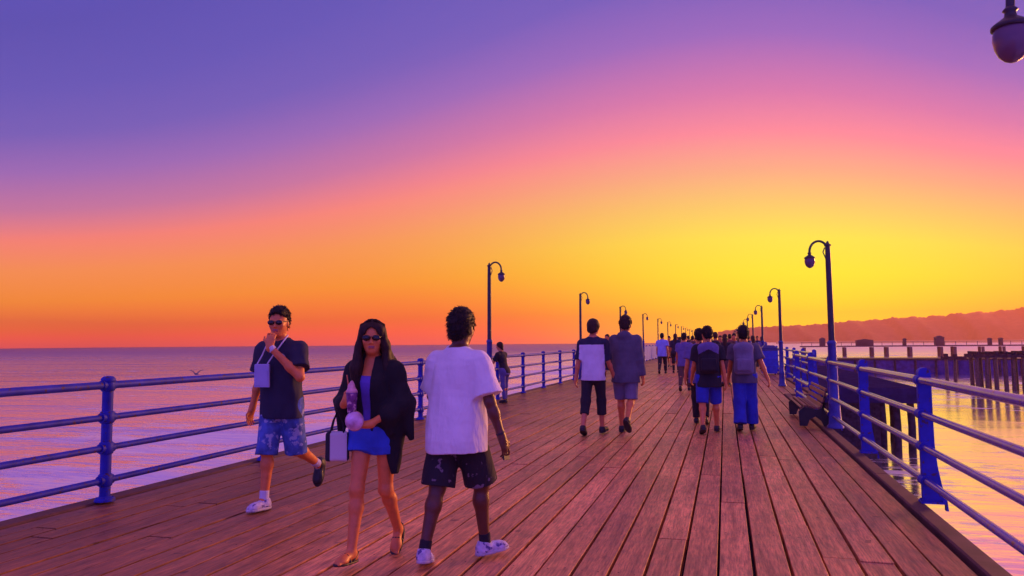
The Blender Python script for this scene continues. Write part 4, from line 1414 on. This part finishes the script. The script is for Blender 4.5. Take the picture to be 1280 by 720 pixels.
    mb.build('clasp_ring', M('rose_metal', (.55, .28, .25), .3, .1, metal=.8), p)
    # striped tote
    A = J['armR']
    tcn = A['E']*.75+A['W']*.25+np.array((.04, .03, -.30))
    b = held('tote_bag', root, tcn, 'small pale tote bag with dark stripes hanging beside the hip of the person in black', 'bag', R(18))
    m_str, t, bs = nt('striped_canvas')
    sxx = N(t, 'ShaderNodeSeparateXYZ'); L(t, coords(t), sxx.inputs[0])
    st = math_node(t, 'FRACT', math_node(t, 'MULTIPLY_ADD', sxx.outputs[0], 6.0, .45))
    L(t, ramp(t, st, [(0.0, (.62, .58, .64)), (0.72, (.62, .58, .64)), (.75, (.02, .02, .03)), (1, (.02, .02, .03))]), bs.inputs['Base Color']); bs.inputs['Roughness'].default_value = .85
    V = Vol((-.14, -.1, -.17), (.14, .1, .16), .008); V.box((0, 0, -.01), (.085, .040, .110), None, .025); V.warp(.006, 28, 3); V.obj('bag_body', m_str, b)
    mb = MB()
    for y in (-.03, .03): mb.tube([(-.05, y, .085), (-.042, y*.8, .18), (-.01, y*.4, .27), (.028, y*.8, .18), (.05, y, .085)], .006, 6)
    mb.build('handles', c_dark, b)
black_woman()

# ------------------------------------------------------------------ man in the white tee
def white_man():
    root = figure('person seen from behind in a loose white tee shirt and black patterned shorts', (-1.755, 4.79, 0), -14, 1.675)
    pose = dict(legR=(19, 14, 4, 2), legL=(-13, 8, -12, 2), yaw=8, nod=-4, lean=2, toe=26,
                armR=hang('R', -2, 19, 14, 4), armL=reach('L', (-.245, .03, 1.14), (-.10, .215, 1.08), (.7, .6, .2), (.3, -.6, .6), 40))
    J = solve(pose)
    build_body(J, root, False, sk_dark, m_lipsd, .0065, 1.04, False, 1.0)
    rows = [(0.77,-.022,.224,.185),(0.85,-.025,.220,.185),(1.00,-.016,.208,.168),(1.15,-.005,.196,.146),(1.28,-.004,.200,.140),(1.37,-.008,.186,.122),(1.43,-.012,.134,.094),(1.49,-.014,.074,.072)]
    upper(J, root, 'tee_shirt', c_white, .0075, rows, .72, .86, (.086, .108), 1.02, (.010, 21), 12)
    lower(J, root, 'shorts', c_floral, .0075, .97, (.112, .120), None, .98, (.005, 28), 9)
    short_hair(J, root, h_black, .006, .016, .014, 4, .012)
    for s in 'RL':
        make_shoe(J, s, root, c_shoe, c_sole, .0065, .0, c_sole)
        F = J[s]
        V = Vol(F['an']-.12, F['an']+.16, .008); V.cone(F['an']-F['n']*.02, F['an']-F['shin']*.065, .042, .042, .0)
        V.obj('sock', c_dark, root)
    A = J['armR']; h = nrm(A['hand'])
    p = held('phone', root, A['W']+h*.095+np.array((-.022, .02, 0)), 'black phone held low in the hand of the person in the white tee', 'phone')
    mb = MB(); mb.box((-.006, -.036, -.072), (.006, .036, .072), .004); mb.build('phone_body', c_soled, p)
    mb = MB(); mb.box((-.0085, -.031, -.064), (-.0062, .031, .064)); mb.build('screen', m_lens, p)
    p.rotation_euler = (R(-6), R(-14), p.rotation_euler.z)
    V = Vol(A['W']-.08, A['W']+.08, .006); V.cone(A['W']-h*.035, A['W']-h*.012, .033, .032, 0); V.obj('watch', c_soled, root)
white_man()

# ------------------------------------------------------------------ couple ahead
def couple():
    root = figure('person in a pale-backed top with navy shoulders and black cropped trousers', (-2.02, 11.75, 0), -6, 1.80)
    pose = dict(legR=(13, 8, 6, 0), legL=(-16, 8, -22, 0), yaw=2, nod=0, lean=2, armR=hang('R', 10, 9, 25), armL=hang('L', -10, 9, 12))
    J = solve(pose)
    build_body(J, root, False, sk_fair, m_lips, .010, .93, False, .9)
    o = J['hz']-.93
    def fm_top(V):
        Vv, Q = V.mesh()
    top = upper(J, root, 'top', [c_lilac, c_navy], 0.011, TEE, .86, .95, (.070, .078), .94, (.006, 22), 15)
    me = top.data
    for p in me.polygons:
        x, y, z = p.center
        if z-o > 1.365 or (abs(x) > .192 and z-o > 1.06): p.material_index = 1
    lower(J, root, 'cropped_trousers', c_dark, .011, r=(.098, .072), ank=(.55, .072), w=.92, seed=3, fit=.006)
    V = Vol(J['head']-.2, J['head']+.22, .009)
    V.ell(J['head']+np.array((0, -.02, .035)), (.099, .119, .112), .02); V.ell(J['head']+np.array((0, -.064, -.038)), (.080, .064, .075), .03)
    V.cut(lambda x, y, z: .62*(y-J['head'][1])-.785*(z-J['head'][2])-.008+0*x); V.warp(.007, 60, 3)
    V.obj('hair', h_brown, root)
    for s in 'RL': make_shoe(J, s, root, c_shoed, c_soled, .011)
    root = figure('tall person in a slate grey jacket and grey knee shorts, one shoe kicked up', (-1.55, 12.05, 0), -4, 1.86)
    pose = dict(legR=(-8, 42, -48, 0), legL=(10, 6, 2, 0), yaw=4, nod=-6, lean=3, armR=hang('R', -4, 8, 15), armL=reach('L', (-.26, .06, 1.14), (-.15, .26, 1.30), (.1, .3, 1), (1, 0, 0), 30))
    J = solve(pose)
    build_body(J, root, False, sk_tan, m_lips, .010, 1.08, False)
    def hood(V): V.ell(J['neck']+np.array((0, -.075, -.01)), (.11, .06, .075), .04)
    upper(J, root, 'jacket', c_grey, .011, TEE, .78, None, (.070, .068), 1.05, (.010, 18), 22, hood, full=.058)
    lower(J, root, 'shorts', c_grey2, .011, 1.0, (.112, .098), None, 1.02, (.007, 24), 12)
    short_hair(J, root, h_brown, .009, .014, .012, 6)
    for s in 'RL': make_shoe(J, s, root, c_shoed, c_soled, .011)
couple()

# ------------------------------------------------------------------ trio with backpacks
def backpack(root, J, label, main, top, c=(0, -.215, 1.215), half=(.150, .085, .235), split=None):
    p0 = J['up'](c)
    b = held('backpack', root, p0, label, 'backpack')
    V = Vol((-.24, -.2, -.32), (.24, .2, .34), .010)
    V.box((0, 0, 0), half, None, .06); V.ell((0, -.02, half[2]-.05), (half[0]*.98, half[1]*1.0, .09), .05); V.warp(.006, 22, 7)
    o = V.obj('pack_body', [main, top], b)
    if split is not None:
        for p in o.data.polygons:
            if p.center.z > split-abs(p.center.x)*.5: p.material_index = 1
    V = Vol((-.2, -.22, -.28), (.2, .1, .1), .010); V.box((0, -half[1]-.012, -.09), (half[0]*.76, .035, .105), None, .03); V.warp(.004, 22, 2); V.obj('front_pocket', main, b)
    mb = MB()
    for sx_ in (-1, 1):
        mb.tube([np.array(q)-p0 for q in (J['up']((sx_*.10, -.15, 1.40)), J['up']((sx_*.115, -.07, 1.495)), J['up']((sx_*.125, .06, 1.44)), J['up']((sx_*.14, .135, 1.30)), J['up']((sx_*.175, .05, 1.12)), J['up']((sx_*.13, -.15, 1.03)))], .018, 6)
    mb.build('straps', main, b)
    mb = MB(); mb.tube([(-.03, .05, half[2]+.02), (0, .05, half[2]+.055), (.03, .05, half[2]+.02)], .007, 6); mb.build('carry_loop', main, b)

def trio():
    root = figure('person in a muted violet tee and dark trousers, half hidden behind the black backpack', (-.44, 13.6, 0), -2, 1.66)
    pose = dict(legR=(-14, 14, -20, 0), legL=(12, 8, 5, 0), yaw=6, armR=hang('R', 8, 8, 20), armL=hang('L', -8, 9, 15))
    J = solve(pose)
    build_body(J, root, False, sk_tan, m_lips, .010, 1.0, False)
    upper(J, root, 'tee_shirt', c_purple, .011, TEE, .78, .7, (.084, .096), 1.03, (.008, 20), 31)
    lower(J, root, 'trousers', c_dark, .011, r=(.108, .080), ank=(.96, .066), seed=13)
    short_hair(J, root, h_black, .009, .014, .010, 8)
    for s in 'RL': make_shoe(J, s, root, c_shoed, c_soled, .011)

    root = figure('person in a dark shirt and blue knee shorts carrying a black backpack', (-.27, 12.3, 0), 4, 1.67)
    pose = dict(legR=(14, 6, 6, 3), legL=(-15, 12, -22, 3), yaw=14, nod=-8, lean=4, armR=hang('R', -12, 9, 12), armL=hang('L', 12, 9, 20))
    J = solve(pose)
    build_body(J, root, False, sk_tan, m_lips, .010, 1.04, False)
    upper(J, root, 'shirt', c_dark, .011, TEE, .80, .72, (.086, .096), 1.05, (.008, 20), 41)
    lower(J, root, 'shorts', c_cobalt, .011, 1.05, (.118, .098), None, 1.05, (.007, 24), 14)
    short_hair(J, root, h_black, .009, .014, .012, 9)
    for s in 'RL': make_shoe(J, s, root, c_shoed, c_soled, .011)
    backpack(root, J, 'black backpack with a pale violet domed top worn by the person in blue knee shorts', c_dark, c_purple, (0, -.225, 1.23), (.165, .09, .235), .16)

    root = figure('person in a grey top and long cobalt blue trousers', (.29, 12.7, 0), -3, 1.665)
    pose = dict(legR=(9, 6, 4, 0), legL=(-10, 8, -14, 0), yaw=-3, nod=-2, lean=2, armR=hang('R', -6, 20, 8), armL=hang('L', 4, 10, 12))
    J = solve(pose)
    build_body(J, root, False, sk_tan, m_lips, .010, 1.0, False)
    upper(J, root, 'top', c_grey, .011, TEE, .84, .75, (.084, .094), 1.03, (.008, 20), 51)
    skirt_legs = lower(J, root, 'trousers', c_cobalt, .011, r=(.112, .098), ank=(.97, .108), w=1.02, seed=15, warp=(.008, 22))
    short_hair(J, root, h_black, .009, .018, .014, 10, .01)
    for s in 'RL': make_shoe(J, s, root, c_shoed, c_soled, .011)
    backpack(root, J, 'slate grey backpack worn by the person in long cobalt trousers', c_bpgrey, c_bpgrey, (0, -.205, 1.20), (.158, .075, .25))
trio()

# ------------------------------------------------------------------ person leaning on the railing
def leaner():
    root = figure('person leaning on the sea-side railing just beyond the person in the white tee', (-5.20, 17.5, 0), 70, 1.47)
    pose = dict(legR=(6, 6, 0, 2), legL=(-4, 4, 0, 2), yaw=-25, nod=-6, lean=12,
                armR=reach('R', (.25, .16, 1.15), (.16, .33, 1.20), (-.6, .7, -.1), (0, 0, -1), 20), armL=reach('L', (-.25, .16, 1.15), (-.14, .33, 1.20), (.6, .7, -.1), (0, 0, -1), 20))
    J = solve(pose)
    build_body(J, root, True, sk_fair, m_lips, .012, 1.0, False)
    upper(J, root, 'shirt', c_dark, .012, TEE_F, .86, .8, (.072, .078), 1.02, (.006, 22), 61)
    lower(J, root, 'trousers', c_purple, .012, r=(.10, .072), ank=(.95, .056), seed=16)
    V = Vol(J['head']-.25, J['head']+.25, .011)
    V.ell(J['head']+np.array((0, -.025, .032)), (.094, .110, .106), .02); V.cap(J['head']+np.array((0, -.09, -.02)), J['head']+np.array((0, -.13, -.2)), .05, .03, .03)
    V.cut(lambda x, y, z: .62*(y-J['head'][1])-.785*(z-J['head'][2])-.008+0*x)
    V.obj('hair', h_brown, root)
    for s in 'RL': make_shoe(J, s, root, c_shoed, c_soled, .012)
leaner()

# ------------------------------------------------------------------ people further along the pier
def variant(kind, h):
    root = figure('x', (0, 0, 0), 0, 1.7)
    g = {'m1': dict(legR=(18, 8, 6, 0), legL=(-16, 18, -26, 0), armR=hang('R', -14, 9, 14), armL=hang('L', 14, 9, 22)),
         'm2': dict(legR=(-12, 20, -24, 0), legL=(14, 6, 6, 0), armR=hang('R', 10, 10, 20), armL=hang('L', -10, 12, 12)),
         'w1': dict(legR=(12, 6, 6, 0), legL=(-12, 14, -22, 0), armR=hang('R', -8, 8, 16), armL=reach('L', (-.24, .03, 1.13), (-.14, .22, 1.15), (.5, .7, .2), (0, 0, 1), 25)),
         'w2': dict(legR=(-6, 4, 0, 2), legL=(5, 3, 0, 2), armR=reach('R', (.25, .06, 1.14), (.10, .24, 1.2), (-.5, .6, .3), (0, 0, 1), 25), armL=hang('L', 3, 9, 10))}[kind]
    g.update(yaw=random.Random(kind).uniform(-14, 14), lean=2)
    J = solve(g); fem = kind[0] == 'w'
    build_body(J, root, fem, sk_tan, m_lips, h, 1.0, False, 1.0, h < .016)
    if kind == 'm1':
        upper(J, root, 'tee_shirt', c_white, h, TEE, .78, .7, (.084, .096), 1.03, (.008, 20), 71); lower(J, root, 'trousers', c_dark, h, r=(.108, .078), ank=(.96, .062), seed=17)
        short_hair(J, root, h_black, h*.8, .014, .010, 1)
    elif kind == 'm2':
        upper(J, root, 'tee_shirt', c_navy, h, TEE, .78, .7, (.084, .096), 1.06, (.008, 20), 72); lower(J, root, 'shorts', c_grey2, h, 1.0, (.118, .106), None, 1.04, (.006, 24), 18)
        short_hair(J, root, h_brown, h*.8, .014, .010, 2)
    elif kind == 'w1':
        upper(J, root, 'top', c_purple, h, TEE_F, .90, .6, (.068, .074), 1.0, (.006, 22), 73); skirt(J, root, 'skirt', c_dark, h, .44, .165, .23, 19)
    else:
        upper(J, root, 'top', c_lilac, h, TEE_F, .86, .9, (.068, .072), 1.02, (.006, 22), 74); lower(J, root, 'trousers', c_dark, h, r=(.104, .070), ank=(.95, .052), seed=20)
    if fem:
        c = J['head']
        V = Vol(c-.34, c+.22, h*.8)
        V.ell(c+np.array((0, -.02, .034)), (.094, .111, .105), .02); V.cap(c+np.array((0, -.075, -.05)), c+np.array((0, -.105, -.24)), .085, .055, .04)
        V.cut(lambda x, y, z: np.where(z > c[2]-.06, .62*(y-c[1])-.785*(z-c[2])-.008, y-c[1]+.045)+0*x)
        V.obj('hair', h_brown, root)
    for s in 'RL': make_shoe(J, s, root, c_shoed, c_soled, h)
    return root

def paint(root, mats):
    for ch in root.children:
        k = ch.name.split('.')[0]
        if k in mats and ch.material_slots:
            ch.material_slots[0].link = 'OBJECT'; ch.material_slots[0].material = mats[k]

c_sky = cloth('sky_blue_cloth', (0.30, 0.34, 0.78), 0.12)
c_red = cloth('brick_red_cloth', (0.32, 0.05, 0.045), 0.2)
c_brown = cloth('brown_cloth', (0.11, 0.05, 0.04), 0.2)
c_pink = cloth('dusty_pink_cloth', (0.52, 0.26, 0.30), 0.15)
c_mid = cloth('mid_blue_cloth', (0.06, 0.08, 0.36), 0.2)
SHIRTS = [(c_white, 'white'), (c_navy, 'navy'), (c_purple, 'violet'), (c_red, 'brick red'), (c_brown, 'brown'), (c_grey, 'slate grey'), (c_sky, 'sky blue'), (c_pink, 'dusty pink'), (c_dark, 'charcoal'), (c_mid, 'mid blue')]
LEGS = [(c_dark, 'charcoal'), (c_brown, 'brown'), (c_grey2, 'grey'), (c_mid, 'blue'), (c_purple, 'violet')]
protos = {k: variant(k, .015) for k in ('m1', 'm2', 'w1', 'w2')}
used = set()
WHAT = {'m1': 'trousers', 'm2': 'shorts', 'w1': 'skirt', 'w2': 'trousers'}
def walker(kind, x, y, psi, H, shirt, legs, label):
    if kind not in used: o = protos[kind]; used.add(kind)
    else: o = copy_tree(protos[kind])
    o.location = (x, y, 0); o.rotation_euler = (0, 0, R(psi)); s = H/HB; o.scale = (s, s, s)
    paint(o, {'tee_shirt': shirt, 'top': shirt, 'trousers': legs, 'shorts': legs, 'skirt': legs})
    tag(o, label, 'person', 'people further along the pier')
CROWD = [
    ('m1', -2.74, 34.3, -4, 1.83, 6, 0, 'person in sky blue shirt and dark trousers, walking before the blue banner'),
    ('w2', -2.21, 35.2, -2, 1.80, 1, 0, 'person in navy top and dark trousers, walking right beside the sky blue shirt'),
    ('w1', -4.10, 27.0, 172, 1.72, 3, 0, 'person in brick red top, partly hidden between the walking couple'),
    ('m1', -1.16, 22.5, -5, 1.70, 2, 1, 'person in violet shirt and brown trousers, just behind the person in the muted violet tee'),
    ('m1', -0.36, 17.5, 0, 1.76, 8, 0, 'person in charcoal shirt and trousers, head showing above the black backpack'),
    ('m2', -3.03, 43.0, 175, 1.74, 3, 0, 'person in brick red shirt and dark shorts, walking back past the navy top'),
    ('w1', -2.17, 38.0, 4, 1.66, 9, 0, 'person in mid blue top and dark skirt, close behind the navy top'),
    ('m2', -1.59, 39.0, -6, 1.72, 4, 2, 'person in brown shirt and grey shorts between the violet shirts'),
    ('w2', -1.63, 47.0, 178, 1.66, 7, 1, 'person in dusty pink top coming back along the pier'),
    ('m2', -0.32, 27.0, 3, 1.75, 3, 0, 'person in brick red shirt and dark shorts between the two backpacks'),
    ('w2', -0.19, 33.0, 176, 1.68, 4, 0, 'person in brown top and dark trousers, facing back between the backpacks'),
    ('w1', -0.00, 25.0, -4, 1.66, 8, 1, 'person in charcoal top and brown skirt, right behind the grey backpack'),
    ('m1', 0.23, 38.0, 5, 1.78, 3, 1, 'person in brick red shirt and brown trousers behind the grey backpack'),
    ('m2', 0.34, 29.0, 170, 1.72, 4, 0, 'person in brown shirt and dark shorts walking back behind the grey backpack'),
    ('m1', 1.27, 44.0, -3, 1.74, 8, 3, 'person in charcoal shirt and blue trousers near the beach-side lamps'),
    ('w1', 1.07, 31.0, 8, 1.64, 5, 0, 'person in slate grey top and dark skirt close to the beach-side lamps'),
    ('m2', 2.06, 52.0, 178, 1.74, 1, 2, 'person in navy shirt and grey shorts nearing the blue bin'),
    ('w2', 1.81, 40.0, -5, 1.66, 2, 0, 'person in violet top and dark trousers beside the blue bin'),
    ('m2', -5.19, 66.0, -3, 1.75, 5, 0, 'person in slate grey shirt and dark shorts far off along the banner'),
    ('m1', -4.59, 74.0, 2, 1.78, 0, 1, 'person in white shirt and brown trousers, far along by the sea-side lamps'),
    ('w1', -3.03, 62.0, 180, 1.68, 7, 4, 'person in dusty pink top and violet skirt, far off and facing back'),
    ('m1', -1.60, 58.0, -2, 1.76, 9, 2, 'person in mid blue shirt and grey trousers, far behind the black backpack'),
    ('w2', -1.15, 70.0, 4, 1.68, 0, 3, 'person in white top and blue trousers, far ahead in mid-pier'),
    ('m2', -0.61, 82.0, 174, 1.76, 8, 1, 'person in charcoal shirt and brown shorts, far ahead facing back'),
    ('w1', 0.22, 66.0, -6, 1.66, 6, 2, 'person in sky blue top and grey skirt, far ahead beyond the grey backpack'),
    ('m1', 1.29, 90.0, 1, 1.78, 4, 3, 'person in brown shirt and blue trousers, far off near the beach-side rail'),
    ('m2', -3.38, 95.0, -4, 1.75, 1, 4, 'person in navy shirt and violet shorts, farthest group at the pier end'),
    ('m1', -2.33, 104.0, 178, 1.76, 5, 4, 'person in slate grey shirt and violet trousers, farthest group at the pier end'),
    ('m1', 1.26, 60.0, -2, 1.76, 2, 2, 'person in violet shirt and grey trousers under the row of beach-side lamps'),
    ('m1', -3.13, 52.0, 178, 1.76, 2, 3, 'person in violet shirt and blue trousers in the distant crowd in mid-pier'),
    ('w2', -3.67, 68.0, 178, 1.79, 7, 1, 'person in dusty pink top and brown trousers in the distant crowd in mid-pier'),
    ('m2', -2.25, 49.0, 4, 1.79, 8, 1, 'person in charcoal shirt and brown shorts in the distant crowd in mid-pier'),
    ('w1', -2.07, 55.0, 178, 1.67, 0, 2, 'person in white top and grey skirt in the distant crowd in mid-pier'),
    ('m1', -2.20, 72.0, 0, 1.73, 3, 1, 'person in brick red shirt and brown trousers in the distant crowd in mid-pier'),
    ('w2', -1.09, 44.0, 178, 1.67, 6, 4, 'person in sky blue top and violet trousers in the distant crowd in mid-pier'),
    ('m2', -0.90, 51.0, 178, 1.77, 5, 4, 'person in slate grey shirt and violet shorts in the distant crowd in mid-pier'),
    ('w1', -1.16, 86.0, 4, 1.78, 5, 0, 'person in slate grey top and charcoal skirt in the distant crowd near the pier end'),
    ('m1', -0.15, 58.0, 0, 1.73, 1, 0, 'person in navy shirt and charcoal trousers in the distant crowd in mid-pier'),
    ('w2', 0.11, 76.0, 178, 1.74, 8, 2, 'person in charcoal top and grey trousers in the distant crowd in mid-pier'),
    ('m2', 0.46, 50.0, 178, 1.80, 2, 0, 'person in violet shirt and charcoal shorts in the distant crowd in mid-pier'),
    ('w1', 1.27, 78.0, 4, 1.69, 3, 0, 'person in brick red top and charcoal skirt in the distant crowd in mid-pier'),
    ('m1', 1.68, 70.0, 0, 1.75, 9, 0, 'person in mid blue shirt and charcoal trousers in the distant crowd in mid-pier'),
    ('w2', -3.58, 84.0, 4, 1.71, 8, 3, 'person in charcoal top and blue trousers in the distant crowd near the pier end'),
    ('m2', -1.88, 92.0, 178, 1.71, 2, 4, 'person in violet shirt and violet shorts in the distant crowd near the pier end'),
    ('w1', -0.61, 112.0, 178, 1.71, 7, 4, 'person in dusty pink top and violet skirt in the distant crowd near the pier end'),
    ('m1', -3.36, 118.0, -5, 1.66, 7, 3, 'person in dusty pink shirt and blue trousers in the distant crowd near the pier end'),
    ('w2', 0.73, 98.0, 178, 1.66, 1, 1, 'person in navy top and brown trousers in the distant crowd near the pier end'),
    ('m2', 1.29, 50.0, 4, 1.75, 1, 4, 'person in navy shirt and violet shorts in the distant crowd in mid-pier'),
    ('w1', -5.73, 88.0, 0, 1.69, 5, 4, 'person in slate grey top and violet skirt in the distant crowd near the pier end'),
]
for kind, x, y, psi, H, si, li, lab in CROWD:
    walker(kind, x, y, psi, H, SHIRTS[si][0], LEGS[li][0], lab)
